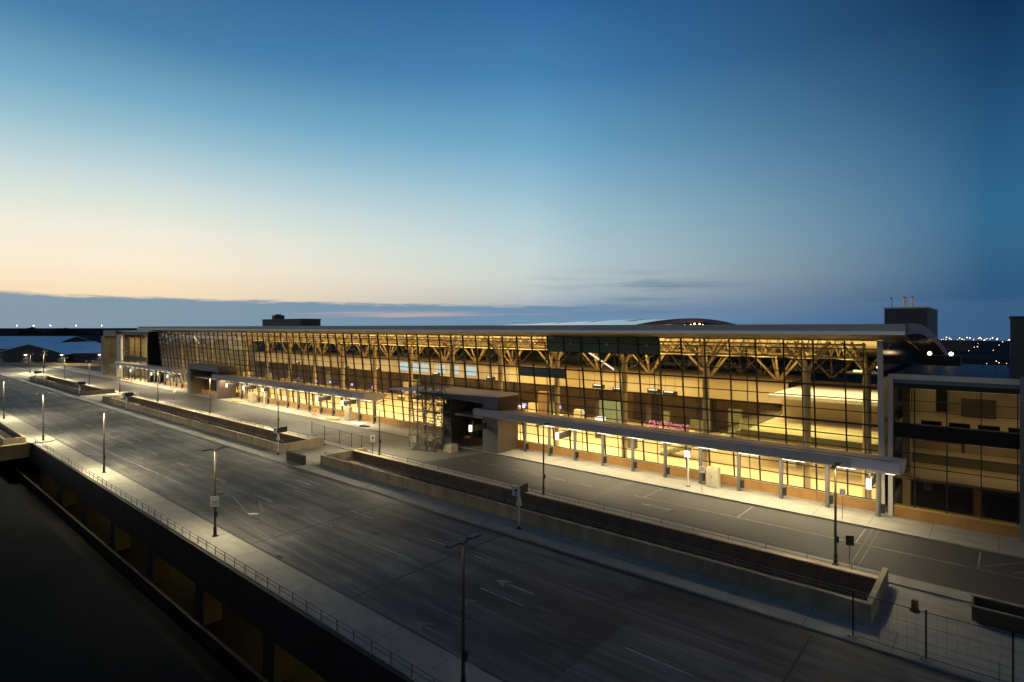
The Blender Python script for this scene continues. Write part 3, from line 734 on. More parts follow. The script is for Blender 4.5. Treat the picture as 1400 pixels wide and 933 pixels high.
for i in range(160): fl.sphere((random.uniform(-3.9,3.9),random.uniform(-0.9,0.9),0.65+random.random()*0.9),random.uniform(0.10,0.24),n=6)
fl.build('blossom',mat('violet_blossom',(0.36,0.13,0.36),0.7,var=0.5,scale=3),pd)

# ------------------------------------------------------------------ right wing
wing = thing('terminal_wing','lower dark wing with bronze lit windows and blue flat roof at the right','building',(0,72,0))
def W(mb,name,m,par=wing,bevel=0):
    mb.v = [(x,y-72,z) for x,y,z in mb.v]; return mb.build(name,m,par,bevel)
WX0,WX1 = -8.7,40.0; WY = 71.5
W(MB().box(WX0,WX1,WY,100,14.2,14.95),'roof_slab',M['bluemembrane'])
W(MB().box(WX0-0.1,WX1,WY-0.25,WY-0.01,14.6,15.15),'parapet_cap',M['grey'])
W(MB().box(WX0-0.15,WX0+0.25,WY-0.35,WY+0.1,0,15.1),'corner_post',M['grey'])
W(MB().box(1.5,2.9,WY-0.75,WY+0.3,0,15.4),'pier',M['greypanel'])
W(MB().box(WX0+0.3,WX1,WY,WY+0.2,13.7,14.19),'spandrel_panel',M['darkpanel'])
W(MB().box(WX0+0.3,WX1,WY,WY+0.2,8.5,10.0),'spandrel_panel',M['darkpanel'])
b = MB()
for i in range(16): b.box(WX0+0.3+3.1*i,WX0+0.3+3.1*i+3.07,WY,WY+0.3,0.1,1.25)
W(b,'base_wall',M['ochre'])
W(MB().box(WX0+0.3,WX1,WY-0.06,WY+0.9,1.252,1.36),'sill',mat('yellow_ledge',(0.55,0.40,0.10),0.6,var=0.1,scale=1))
wf = MB(); wp = []
edges = [-8.35,-6.6]+[-6.6+2.65*i for i in range(1,17)]
for x,xn in zip(edges[:-1],edges[1:]):
    for zz0,zz1,trs in ((1.37,4.18,()),(4.2,8.48,(4.25,5.6,7.0)),(10.02,13.68,(10.06,11.4,12.45))):
        fr = MB().box(x-0.05,x+0.05,WY-0.06,WY+0.14,zz0,zz1)
        for z in trs: fr.box(x+0.052,xn-0.052,WY-0.04,WY+0.1,z-0.035,z+0.035)
        f = W(fr,'window_bay',M['dark'])
        g = MB(); lv = [zz0]+[t_ for t_ in trs[1:]]+[zz1]
        for z0,z1 in zip(lv[:-1],lv[1:]):
            g.quad((x+0.06,WY+0.03,z0+0.04),(xn-0.06,WY+0.03,z0+0.04),(xn-0.06,WY+0.03+random.uniform(-.008,.008),z1-0.04),(x+0.06,WY+0.03,z1-0.04))
        g.v = [(px_,py_-72,pz_) for px_,py_,pz_ in g.v]; g.build('pane',M['bronzeglass'],f)
W(MB().box(WX0,WX1,WY+0.2,98,9.0,9.4),'floor_slab',M['tanfloor'])
W(MB().box(WX0,WX1,WY+0.2,98,4.2,4.5),'floor_slab',M['tanfloor'])
W(MB().box(WX0,WX1,89.6,90,4.5,14.2),'back_wall',M['wingwall'])
W(MB().box(-3.4,-0.2,86,86.2,9.4,11.6),'partition',M['brownpanel']); W(MB().box(-8.5,-5.2,89.3,89.58,9.4,14.2),'partition',M['cream'])
W(MB().box(WX0,WX1,92,92.3,0.0,4.2),'back_wall',M['darkpanel'])
W(MB().box(-7.9,-7.2,74,74.7,0,14.2),'column',M['cream']); W(MB().box(-7.0,-6.2,86,86.8,0,4.2),'column',M['cream']); W(MB().box(2.0,2.8,82,82.8,0,4.2),'column',M['cream']); W(MB().box(-2.0,-1.4,76,76.6,0,4.2),'column',M['ochre'])
W(MB().box(-6,-4.9,89.2,89.29,9.4,12.4),'door',M['darkpanel']); W(MB().box(3,40,80,80.3,4.5,8.4),'partition',M['brownpanel'])
W(MB().box(-6.4,-3,79,79.2,7.2,7.55).box(-3.1,-2.8,79,79.2,6.3,7.55),'sign_band',mat('plum_sign_band',(0.16,0.03,0.06),0.5))
for z in (8.7,13.9): lamp('AREA','wing_light',(2,84,z),680,(1,0.82,0.55),shape='RECTANGLE',size=20,size_y=20)
lamp('AREA','wing_ledge_light',(-2,72.9,3.9),22,(1,0.75,0.35),shape='RECTANGLE',size=12,size_y=0.4)
for i in range(7):
    x = -6.2+2.3*i
    W(MB().box(x,x+1.7,73.2,73.9,9.42,10.25),'dark_bump_box',M['dark'])  # dark boxes added in place of reflections and rails at the window foot
for i in range(4): W(MB().box(-7+3.9*i,-5.6+3.9*i,84,84.1,12.9,13.1),'ceiling_lamp',M['e_sign'])
W(MB().box(-8.3,20,80.0,80.1,4.5,5.6),'inner_railing',M['olive'])
# rooftop equipment
ph = thing('plant_room','dark rooftop plant room with two steel flues and an antenna','plant room',(-16,165,0))
MB().box(-4,4,-10,18,13,24.3).build('wall',M['penthouse'],ph)
MB().box(-4.15,4.15,-10.15,18.15,24.3,24.6).build('roof_cap',M['grey'],ph)
for x in (-0.6,0.9):
    f = MB().tube((x,-6,24.6),(x,-6,26.9),0.33,n=12).build('flue',M['steel'],ph)
    MB().tube((x,-6,26.9),(x,-6,27.1),0.4,n=12).build('flue_cap',M['galv'],f)
MB().tube((-2.8,-8,24.6),(-2.8,-8,26.8),0.06,n=6).box(-3.1,-2.75,-8.05,-7.95,26.6,26.9).build('antenna',M['dark'],ph)
pl = thing('plant_room','low dark rooftop plant room on the left part of the long roof','plant room',(-210,112,0))
MB().box(-15,15,-4,4,16,23.0).build('wall',M['penthouse'],pl)
MB().box(-15.2,15.2,-4.2,4.2,23.0,23.25).build('roof_cap',M['dark'],pl)
MB().box(-11,-8.6,-2,2,23.25,24.9).box(-10.4,-9.2,-1,1,24.9,25.3).build('vent_box',M['penthouse'],pl)
pr = thing('plant_room','dark blue plant room on the wing roof at the right picture edge','plant room',(6,76,0))
MB().box(-5.1,8,-2,5,14.97,20.9).build('wall',M['penthouse'],pr)
MB().box(-5.2,8.1,-2.1,5.1,20.9,21.1).build('roof_cap',M['dark'],pr)
ru = thing('rooftop_unit','black rooftop air unit with two glowing floodlights on the blue wing roof','air unit',(-6.0,96,14.95))
MB().box(-2.2,2.2,-1.2,1.2,0,1.3).build('housing',M['dark'],ru,0.05)
for x in (-1.1,1.2): MB().sphere((x,-1.0,1.55),0.26,n=8).build('floodlight',M['e_flood'],ru)
ra = railing('guard_railing','small dark rail section on the blue wing roof',-1.5,1.0,90,14.95,1.1,1.2,(1.05,0.55),M['dark'],0.04)
# curved roof beyond
cv = thing('vaulted_hall','curved roof hall with a bronze arch end rising behind the long roof','building',(-65,156,0))
def zv(y,s): 
    q = y/36.0; return 13.45+8.85*s*(1-0.215*q*q)
mbv = MB(); XS = [0,-19,-38,-55,-72,-90,-110,-140]; SS = [1.03,1.01,0.95,0.89,0.82,0.74,0.62,0.4]; YS = [-36+4*i for i in range(19)]
for j,(x,s) in enumerate(zip(XS,SS)):
    for y in YS: mbv.v.append((x,y,zv(y,s)))
for j in range(len(XS)-1):
    for i in range(18): mbv.f.append((j*19+i,j*19+i+1,(j+1)*19+i+1,(j+1)*19+i))
o = mbv.build('roof',M['domeroof'],cv)
for p_ in o.data.polygons: p_.use_smooth = True
ab = MB()
for i in range(18):
    y0,y1 = YS[i],YS[i+1]
    ab.add([(0.3,y0,zv(y0,1)-0.9),(0.3,y1,zv(y1,1)-0.9),(0.3,y1,zv(y1,1)+0.12),(0.3,y0,zv(y0,1)+0.12),(-0.8,y0,zv(y0,1)-0.9),(-0.8,y1,zv(y1,1)-0.9),(-0.8,y1,zv(y1,1)+0.12),(-0.8,y0,zv(y0,1)+0.12)],[(0,1,2,3),(4,7,6,5),(0,4,5,1),(3,2,6,7)])
ab.build('arch_rim',M['arch'],cv)
MB().add([(-4,y,zv(y,1)-0.3) for y in YS]+[(-4,36,8),(-4,-36,8)],[tuple(range(21))]).build('end_glazing',M['skylight'],cv)
MB().box(-105,-5,-35,35,0,15.5).build('wall',M['penthouse'],cv)
for y,z in ((-6,20.7),(-3.5,21.0),(-2,20.6),(0,21.0),(2.4,20.7),(-10,20.6)):
    MB().sphere((0.9,y,z),0.22,n=6).build('arch_lamp',M['e_orange'],cv)
for k in range(6):
    x0 = -9-12*k; y = -9
    s = SS[min(7,k)]
    sl = MB()
    def zz(x,y):
        for a in range(len(XS)-1):
            if XS[a] >= x >= XS[a+1]:
                t = (x-XS[a])/(XS[a+1]-XS[a]); return zv(y,SS[a]+(SS[a+1]-SS[a])*t)
        return zv(y,SS[-1])
    for dy in (-12.0,):
        sl.add([(x0,dy-9,zz(x0,dy-9)+0.25),(x0-2.6,dy-9,zz(x0-2.6,dy-9)+0.25),(x0-2.6,dy+14,zz(x0-2.6,dy+14)+0.3),(x0,dy+14,zz(x0,dy+14)+0.3)],[(0,1,2,3)])
    sl.build('skylight',M['skylight'],cv)

# ------------------------------------------------------------------ west block
wb = thing('end_block','boxy end block with a grid of amber lit windows at the far left end','building',(-258,72,0))
def WB(mb,name,m,par=wb): 
    mb.v = [(x+258,y-72,z) for x,y,z in mb.v]; return mb.build(name,m,par)
WB(MB().box(-285,-233,70,100,17.2,18.6),'roof_band',M['darkpanel'])
WB(MB().box(-288,-268,69.0,69.98,16.4,18.8),'pale_fascia',M['greypanel'])
WB(MB().box(-288,-285.01,69,100,0,18.8),'end_wall',M['greypanel'])
WB(MB().box(-268,-263,69.4,70.6,0,17.19),'pier',M['grey'])
WB(MB().box(-262,-234.5,70,70.3,7.2,9.2),'spandrel_panel',M['darkpanel'])
WB(MB().box(-285,-234.5,78,78.3,0.1,17.19),'inner_wall',M['cream'])
WB(MB().box(-234.4,-233.2,70,78,0,17.19),'side_wall',M['darkpanel'])
for i in range(4):
    x = -262+6.87*i
    fr = MB().box(x-0.1,x+0.1,69.9,70.3,9.22,17.18).box(x-0.1,x+0.1,69.9,70.3,0.2,7.18)
    for j in range(1,5): fr.box(x+0.11,x+6.76,69.95,70.25,9.2+1.6*j-0.06,9.2+1.6*j+0.06)
    f = WB(fr,'window_bay',M['dark'])
    for z0,z1 in ((9.2,17.1),(0.2,7.1)):
        g = MB().quad((x,70.1,z0),(x+6.87,70.1,z0),(x+6.87,70.1,z1),(x,70.1,z1))
        g.v = [(a+258,b_-72,c_) for a,b_,c_ in g.v]; g.build('pane',M['bronzeglass'],f)
WB(MB().quad((-285,70.1,0.2),(-268,70.1,0.2),(-268,70.1,16.4),(-285,70.1,16.4)),'side_glazing',M['bronzeglass'])
lamp('AREA','end_block_light',(-248,74,16.9),9000,(1,0.79,0.40),shape='RECTANGLE',size=24,size_y=5)
lamp('AREA','end_block_light',(-248,74,6.9),2400,(1,0.79,0.40),shape='RECTANGLE',size=24,size_y=5)
lamp('AREA','end_block_light',(-277,74,16),1000,(1,0.79,0.40),shape='RECTANGLE',size=12,size_y=5)

# ------------------------------------------------------------------ kerbside canopies
cprofc = [(65.1,6.10),(65.1,6.96),(65.5,7.02),(70.4,6.56),(70.75,6.46),(70.0,5.66),(68.2,5.40),(66.2,5.66)]
def canopy(x0,x1,cols,label,lights,lx0=None):
    t = thing('kerbside_canopy',label,'canopy',(0,0,0),0,'canopies along the terminal pavement')
    MB().extx(cprofc,x0,x1).build('roof',M['lilac'],t)
    MB().box(x0+0.3,x1-0.6,65.62,65.86,6.99,7.03).build('gutter',M['black'],t)
    b = MB(); n = int((x1-x0)/4.8)
    for i in range(n): b.box(x0+4.8*i+0.03,x0+4.8*(i+1)-0.03,64.98,65.09,6.0,6.97)
    b.build('front_fascia',M['grey'],t)
    pm = MB().tube((0,70.4,0.15),(0,70.4,5.7),0.24,n=12).mesh('column',M['col'])
    bx = MB().box(0.25,0.55,70.15,70.6,0.6,1.5).mesh('junction_box',M['dark'])
    for x in cols:
        c = share('column',pm,t,(x,0,0)); share('junction_box',bx,c)
    for x in cols[:-1]:
        MB().box(x+1.0,min(x+3.2,x1-0.6),67.25,67.4,5.39,5.44).build('soffit_light',M['e_white'],t)
    lx0 = x0 if lx0 is None else lx0; nl = max(1,int((x1-lx0)/20)); w = (x1-lx0)/nl
    for i in range(nl):
        lamp('AREA','canopy_light',(lx0+w*(i+0.5),67.6,5.3),2.2*lights*w/20,(1,0.84,0.52),shape='RECTANGLE',size=w*0.92,size_y=1.6)
    return t
C1 = [-9.6-4.8*k for k in range(11)]; C2 = [-98-5.08*k for k in range(13)]; C3 = [-197-5.1*k for k in range(12)]
canopy(-64,-7.2,C1,'nearest long lilac grey canopy over the pavement, in front of the bright right half',900,-57.5)
canopy(-165,-94,C2,'middle lilac grey canopy on dark posts, left of the scaffold',900)
canopy(-254,-194,C3,'farthest lilac grey canopy beside the amber windowed end block',900)
bs = thing('blade_sign','white ended blade sign under the canopy','sign',(0,0,0),0,'blade signs under the canopies')
MB().box(-0.16,0.16,-3.2,0,-0.45,0.45).build('board',M['dark'],bs,0.02)
MB().box(-0.22,0.22,-3.55,-3.21,-0.5,0.5).build('lit_end',M['e_sign'],bs,0.02)
MB().box(-0.05,0.05,-2.9,-2.8,0.45,1.1).box(-0.05,0.05,-0.4,-0.3,0.45,1.1).build('hanger',M['galv'],bs)
bl = [(-62.4,'dark blade sign with lit white end hung at the left tip of the nearest canopy'),(-48.4,'dark blade sign with a lit white end hung half way along the nearest canopy'),(-9.9,'dark blade sign with lit white end hung at the right tip of the nearest canopy'),
      (-103.4,'dark blade sign near the right tip of the middle canopy by the cabinet'),(-113.2,'dark blade sign hung under the middle canopy above the yellow trestle'),(-148.8,'dark blade sign hung under the middle canopy beside the grey portal'),(-158.9,'dark blade sign hung at the far left tip of the middle canopy'),
      (-203,'dark blade sign hung at the right end of the farthest canopy'),(-218,'dark blade sign hung half way along the farthest canopy'),(-240,'dark blade sign hung at the left end of the farthest canopy')]
for i,(x,l) in enumerate(bl):
    yb = 66.2 if i == 0 else 69.8
    if i == 0: bs.location = (x,yb,4.3); bs['label'] = l
    else: copy_tree(bs,(x,yb,4.3),label=l)

# ------------------------------------------------------------------ entrance portals
def portal(x0,x1,y0,label,tip=None,wl=1.2,wr=1.2):
    t = thing('entrance_portal',label,'entrance',(0,0,0),0,'grey entrance portals of the terminal')
    y1 = 71.25
    zt = 8.98 if tip else 7.58
    if tip: MB().prism(tip+[(x1,y0),(x1,y1),(x0-6.5,y1)],8.99,9.25).build('roof',M['lilac'],t)
    else: MB().box(x0,x1,y0,y1,7.6,9.1).build('roof',M['greypanel'],t)
    if tip: MB().add([(tip[0][0]+6,y0-2.4,8.6),(x1-wr-0.02,y0+0.05,7.7),(x1-wr-0.02,y0+0.3,7.7),(tip[0][0]+6,y0-2.1,8.6),(tip[0][0]+6,y0-2.4,8.98),(x1-wr-0.02,y0+0.05,8.98),(x1-wr-0.02,y0+0.3,8.98),(tip[0][0]+6,y0-2.1,8.98)],[(0,3,2,1),(4,5,6,7),(0,1,5,4),(1,2,6,5),(2,3,7,6),(3,0,4,7)]).build('lintel',M['greypanel'],t)
    MB().box(x1-wr,x1,y0+0.02,y1-0.02,0.15,zt).build('side_wall',M['brownpanel'],t)
    MB().box(x1-wr-0.01,x1-0.02,y0-0.03,y0+0.015,0.15,zt).build('front_panel',M['greypanel'],t)
    MB().box(x0,x0+wl,y0+0.02,y1-0.02,0.15,zt).build('side_wall',M['darkpanel'] if tip else M['greypanel'],t)
    MB().box(x0+wl+0.01,x0+wl+0.2,y0+0.3,y1-0.02,0.15,zt-0.3).build('inner_lining',M['recess'],t)
    a,b_ = x0+wl+0.22,x1-wr-0.02
    MB().box(a,b_,70.6,70.8,0.15,zt).build('dark_glazing',M['recess_dark'],t)
    b = MB()
    for i in range(6):
        x = a+0.1+(b_-a-0.2)*i/5; b.box(x-0.06,x+0.06,70.45,70.59,0.15,7.4)
    for z in (2.6,5.0): b.box(a,b_,70.42,70.449,z-0.06,z+0.06)
    b.build('glazing_frame',M['dark'],t)
    MB().box(a,b_,69.4,69.8,0.16,1.3).build('base_wall',M['ochre'],t)
    MB().box(a,b_,67.6,70.4,5.0,5.3).build('inner_canopy',M['grey'],t)
    return t
portal(-71.7,-59.8,66.3,'grey and brown entrance portal with a wedge roof beside the scaffold tower',[(-82,62.3)],0.5,3.2)
portal(-186,-164,66.3,'grey frame shaped entrance portal behind the left end of the middle canopy',None,2.0,1.0)

# ------------------------------------------------------------------ scaffold
sc = thing('scaffold_tower','tubular scaffold tower with stair and netting on the crossing before the dark portal','scaffold',(-74.8,60.9,0))
b = MB(); nx,ny,nz = 4,3,5; dx,dy,dz = 6.4/3,3.3/2,2.05
for i in range(nx):
    for j in range(ny):
        hgt = dz*nz+((0.6,1.5,0.9,-2.6)[i]); b.tube((i*dx,j*dy,0.02),(i*dx,j*dy,hgt),0.065,n=6)
b.build('standard',M['scaff'],sc)
b = MB()
for k in range(1,nz+1):
    z = k*dz
    for j in range(ny): b.tube((-0.3,j*dy,z),(6.7,j*dy,z),0.05,n=5); b.tube((-0.3,j*dy,z+1.0),((6.7 if z < 7 else 4.6),j*dy,z+1.0),0.04,n=5)
    for i in range(nx): b.tube((i*dx,-0.3,z),(i*dx,3.6,z),0.05,n=5)
b.build('ledger',M['scaff'],sc)
b = MB()
for k in range(nz):
    for i in range(3):
        if (i+k)%2: b.tube((i*dx,0,k*dz),((i+1)*dx,0,(k+1)*dz),0.042,n=5); b.tube((i*dx,2*dy,(k+1)*dz),((i+1)*dx,2*dy,k*dz),0.042,n=5)
        else: b.tube((i*dx,0,(k+1)*dz),((i+1)*dx,0,k*dz),0.042,n=5); b.tube((i*dx,dy,k*dz),((i+1)*dx,dy,(k+1)*dz),0.042,n=5)
    for j in range(2): b.tube((2*dx,j*dy,k*dz),(2*dx,(j+1)*dy,(k+1)*dz),0.042,n=5); b.tube((3*dx,j*dy,(k+1)*dz),(3*dx,(j+1)*dy,k*dz),0.042,n=5)
b.build('brace',M['scaff'],sc)
b = MB()
for k,(xa,xb) in ((1,(0,6.4)),(2,(0,4.9)),(3,(2.1,6.4)),(4,(0,4.9))): b.box(xa,xb,0.1,1.6,k*dz+0.05,k*dz+0.11)
b.build('deck_board',M['wood'],sc)
b = MB()
b.bar((2.2,-0.5,0.1),(5.0,-0.5,2.1),0.06,0.2); b.bar((2.2,-1.3,0.1),(5.0,-1.3,2.1),0.06,0.2)
for i in range(8): b.box(2.3+0.35*i,2.6+0.35*i,-1.26,-0.54,0.2+0.25*i,0.24+0.25*i)
b.build('stair',M['scaff'],sc)
b = MB()
for i in range(26):
    x = 4.6+random.uniform(-1.4,1.6); z = random.uniform(1.5,7.6); y = random.uniform(1.8,3.4)
    b.tube((x,y,z),(x+random.uniform(-1.2,1.2),y+random.uniform(-.3,.3),z+random.uniform(-2.0,2.0)),0.03,n=4)
b.build('loose_tube',M['scaff'],sc)
MB().quad((4.3,3.42,0.4),(6.6,3.44,0.4),(6.6,3.4,7.2),(4.3,3.46,7.6)).build('net',M['net'],sc)
for loc,l in (((-67.0,62.9,0.15),'square concrete block at the right foot of the scaffold tower'),((-77.6,64.6,0.15),'square concrete block at the left foot of the scaffold tower')):
    o = MB().box(-0.95,0.95,-0.75,0.75,-0.14,1.15).build('concrete_block',M['conc_pale'],bevel=0.06); o.location = loc; tag(o,l,'block',"concrete ballast blocks of the scaffold")

# ------------------------------------------------------------------ street lamps
def street_lamp(h):
    t = thing('street_lamp','','street lamp')
    MB().tube((0,0,0),(0,0,h),0.115,0.075,n=12).build('pole',M['pole'],t)
    MB().box(-0.22,0.22,-0.22,0.22,0.0,0.08).tube((0,0,0.08),(0,0,0.9),0.15,0.14,n=12).build('base',M['black'],t)
    MB().box(0.10,0.26,-0.09,0.09,1.9,2.4).build('control_box',M['black'],t)
    for s in (-1,1):
        a = MB().bar((0,0.05*s,h-0.05),(0,0.45*s,h+0.12),0.09,0.06).build('arm',M['black'],t)
        hd = MB().add([(-0.17,0.4*s,h+0.08),(0.17,0.4*s,h+0.08),(0.22,1.25*s,h+0.10),(-0.22,1.25*s,h+0.10),(-0.15,0.42*s,h+0.17),(0.15,0.42*s,h+0.17),(0.18,1.2*s,h+0.16),(-0.18,1.2*s,h+0.16)],
              [(0,3,2,1),(4,5,6,7),(0,1,5,4),(1,2,6,5),(2,3,7,6),(3,0,4,7)]).build('lamp_head',M['black'],t)
        MB().box(-0.10,0.10,min(0.6*s,1.1*s),max(0.6*s,1.1*s),h+0.074,h+0.083).build('lens',M['e_warm'],hd)
    return t
LAMPC = (1,0.86,0.52)
rowA = [(-22.0,21.6,'nearest black twin headed street lamp, rising from the bottom edge by the dark road',40),(-56.6,22.6,'black twin headed street lamp on the near pavement carrying the square 30 plate',2300),(-92.9,22.6,'black street lamp on the near pavement, next left of the lamp with the 30 plate',6000),
        (-127.6,22.1,'black twin headed street lamp on the rounded pavement nose above the dark gap',7000),(-164,21.7,'black twin headed street lamp at the left picture edge on the near pavement',7000)]
rowB = [(-10.4,'black street lamp nearest the right end of the longest light well',900),(-41.2,'black street lamp before the nearest canopy, half way along the longest light well',110),(-73.4,'black street lamp on the crossing left of the scaffold tower',3600),
        (-105.6,'black street lamp before the right half of the middle canopy',7000),(-137.5,'black street lamp before the left half of the middle canopy',7000),(-171.5,'black street lamp before the right tip of the farthest canopy',7000),
        (-204.5,'black street lamp next left of the farthest canopy tip, before its posts',7000),(-238.5,'black street lamp beside the red barrier at the farthest canopy',7000),(-273,'small black street lamp before the lit shed wall, right of the pair',7000),
        (-310,'small black street lamp, right one of the close pair before the blue sheds',7000)]
extra = [(-358,62.6,'small tall black street lamp, left one of the close pair before the blue sheds',7000),(-323,51.5,'small black street lamp left of the close pair beside the pale roadway',7000)]
lp = street_lamp(8.2); lst = [(x,y,l,p,0.15) for x,y,l,p in rowA]+[(x,53.8,l,p,0.13) for x,l,p in rowB]+[(x,y,l,p,0.0) for x,y,l,p in extra]
for i,(x,y,l,p,z) in enumerate(lst):
    t = lp if i == 0 else copy_tree(lp,(x,y,z),label=l)
    t.location = (x,y,z); t['label'] = l; t['group'] = 'twin headed street lamps'; t['category'] = 'street lamp'
    for s in (-1,1):
        lamp('SPOT','street_light',(x,y+0.85*s,z+8.24),p,LAMPC,spot_size=R(166),spot_blend=0.35,shadow_soft_size=0.12)
# 30 plate
sg = thing('speed_sign','white square speed plate reading 30 fixed to a black lamp post','sign',(-56.6,22.6,0),0)
aim = math.atan2(-0.10,1)
sg.rotation_euler = (0,0,R(55))
MB().box(-0.36,0.36,-0.165,-0.14,3.0,4.0).build('plate',M['white'],sg)
MB().box(-0.09,0.09,-0.138,-0.10,3.2,3.8).build('bracket',M['galv'],sg)
text('30',0.58,sg,(0,-0.167,3.38),(R(90),0,0),M['black']); text('MAXIMUM',0.125,sg,(0,-0.167,3.82),(R(90),0,0),M['black'])

# ------------------------------------------------------------------ signs on the median
def dirsign():
    t = thing('direction_sign','','sign',(0,0,0),R(0),'white post direction signs on the median')
    MB().tube((0,0,0.05),(0,0,3.3),0.08,n=10).build('post',M['whitepost'],t)
    MB().box(-0.2,0.2,-0.2,0.2,0,0.06).tube((0,0,0.06),(0,0,0.35),0.12,0.10,n=8).build('base',M['dark'],t)
    MB().tube((0,0,2.35),(0,0,3.3),0.30,0.10,n=9).build('wrap',M['cloth'],t)
    bd = MB().box(-0.12,0.12,-0.5,1.55,3.35,4.2).build('board',M['dark'],t,0.02)
    pl_ = MB().box(-0.42,0.42,-0.56,-0.50,3.38,4.25).build('white_plate',M['white'],bd)
    b = MB().box(-0.06,0.06,-0.572,-0.562,3.5,3.95)
    b.add([(-0.2,-0.572,3.88),(0.2,-0.572,3.88),(0,-0.572,4.14)],[(0,1,2)]); b.build('arrow',M['black'],bd)
    return t
ds = dirsign()
for i,(x,y,l) in enumerate([(-35.9,42.9,'white post direction sign with a wrapped neck, before the nearest light well'),(-85.6,43.6,'white post direction sign beside the short concrete barrier on the median'),(-158.8,43.1,'white post direction sign part way along the middle light well'),(-201.4,43.0,'white post direction sign at the gap before the farthest light well'),(-262,43.4,'white post direction sign near the far end of the farthest light well')]):
    t = ds if i == 0 else copy_tree(ds,(x,y,0.14),label=l)
    t.location = (x,y,0.14); t['label'] = l; t['category'] = 'sign'; t.rotation_euler = (0,0,R(8))
def kerbsign(x,y,l,lit=True):
    t = thing('pavement_sign',l,'sign',(x,y,0.15),R(10),'lit signs on the terminal pavement')
    MB().tube((0,0,0.05),(0,0,3.7),0.10,n=10).build('post',M['whitepost'],t)
    MB().box(-0.22,0.22,-0.22,0.22,0,0.08).build('base',M['dark'],t)
    MB().box(-0.14,0.14,-0.35,1.0,3.7,4.5).build('board',M['dark'],t,0.02)
    MB().box(-0.36,0.36,-0.42,-0.355,3.7,4.5).build('lit_face',M['e_sign'],t)
kerbsign(-29.5,68.2,'white post sign with a lit white face on the bright pavement beside the grey cabinet')
kerbsign(-140.8,68.0,'white post sign with a lit white face before the posts of the middle canopy')
kerbsign(-204,68.0,'white post sign with a lit face below the farthest canopy')
def discsign(x,y,z,h,l,back=False,rz=20):
    t = thing('parking_sign',l,'sign',(x,y,z),R(rz))
    MB().tube((0,0,0),(0,0,h),0.035,n=8).build('post',M['galv'],t)
    MB().box(-0.3,0.3,-0.05,-0.03,h-0.8,h).build('plate',M['dark'] if back else M['white'],t)
    if not back:
        b = MB(); n = 20
        for i in range(n):
            a0,a1 = 2*math.pi*i/n,2*math.pi*(i+1)/n
            b.add([(0.24*math.cos(a0),-0.056,h-0.4+0.24*math.sin(a0)),(0.24*math.cos(a1),-0.056,h-0.4+0.24*math.sin(a1)),(0.17*math.cos(a1),-0.056,h-0.4+0.17*math.sin(a1)),(0.17*math.cos(a0),-0.056,h-0.4+0.17*math.sin(a0))],[(0,1,2,3)])
        b.bar((-0.13,-0.057,h-0.27),(0.13,-0.057,h-0.53),0.004,0.06)
        b.build('ring_symbol',M['red'],t)
    return t
discsign(-27.1,66.7,0.15,3.2,'thin post with a small ringed parking plate beside the grey cabinet',rz=35)
discsign(-12.3,66.9,0.15,3.2,'thin post with a small ringed parking plate by the right end of the nearest canopy',rz=35)
discsign(-9.4,54.0,0.13,2.6,'dark backed plate on a thin post behind the right end of the longest light well',True,rz=30)
discsign(-172,58,0.0,3.0,'thin post with a pale ringed plate on the inner road by the middle light well',rz=50)
# plate with a black bent arrow at the crossing fence
ks = thing('arrow_sign','white plate with a bold black bent arrow at the mesh fence on the crossing','sign',(-74.6,53.4,0.13),R(35))
MB().tube((0,0,0),(0,0,3.0),0.035,n=8).build('post',M['dark'],ks)
MB().box(-0.38,0.38,-0.06,-0.04,1.9,3.0).build('plate',M['white'],ks)
b = MB().box(-0.04,0.08,-0.072,-0.062,2.05,2.6)
b.add([(-0.22,-0.072,2.55),(0.22,-0.072,2.42),(0.10,-0.072,2.88)],[(0,1,2)]); b.build('bent_arrow',M['black'],ks)
# temporary mesh fence
def meshfence(name,label,pts,h,z=0.0):
    t = thing(name,label,'fence')
    for (x0,y0),(x1,y1) in zip(pts[:-1],pts[1:]):
        b = MB(); L = math.hypot(x1-x0,y1-y0); n = max(2,int(L/0.45))
        for i in range(1,n): 
            s = i/n; b.bar((x0+(x1-x0)*s,y0+(y1-y0)*s,z+0.15),(x0+(x1-x0)*s,y0+(y1-y0)*s,z+h-0.05),0.006,0.006)
        for zz_ in (0.15,h*0.35,h*0.68,h-0.05): b.bar((x0,y0,z+zz_),(x1,y1,z+zz_),0.03 if zz_ in (0.15,h-0.05) else 0.012,0.03 if zz_ in (0.15,h-0.05) else 0.012)
        b.build('mesh_panel',M['dark'],t)
    for x,y in pts:
        p_ = MB().tube((x,y,z),(x,y,z+h+0.1),0.05,n=8).build('post',M['dark'],t)
        MB().box(x-0.3,x+0.3,y-0.12,y+0.12,z,z+0.1).build('foot',M['conc'],p_)
    return t
meshfence('mesh_fence','tall dark mesh fence crossing the dark near right corner',[(-7.1,41.9),(-3.3,41.8),(0.6,41.9),(5,42.1),(10,42.3)],2.9,0.14)
meshfence('mesh_fence','thin mesh fence across the crossing between the light wells',[(-97.5,56.2),(-91,54.9),(-85.4,54.4),(-81.6,54.2),(-78.4,54.0),(-74.9,53.6)],2.4,0.0)
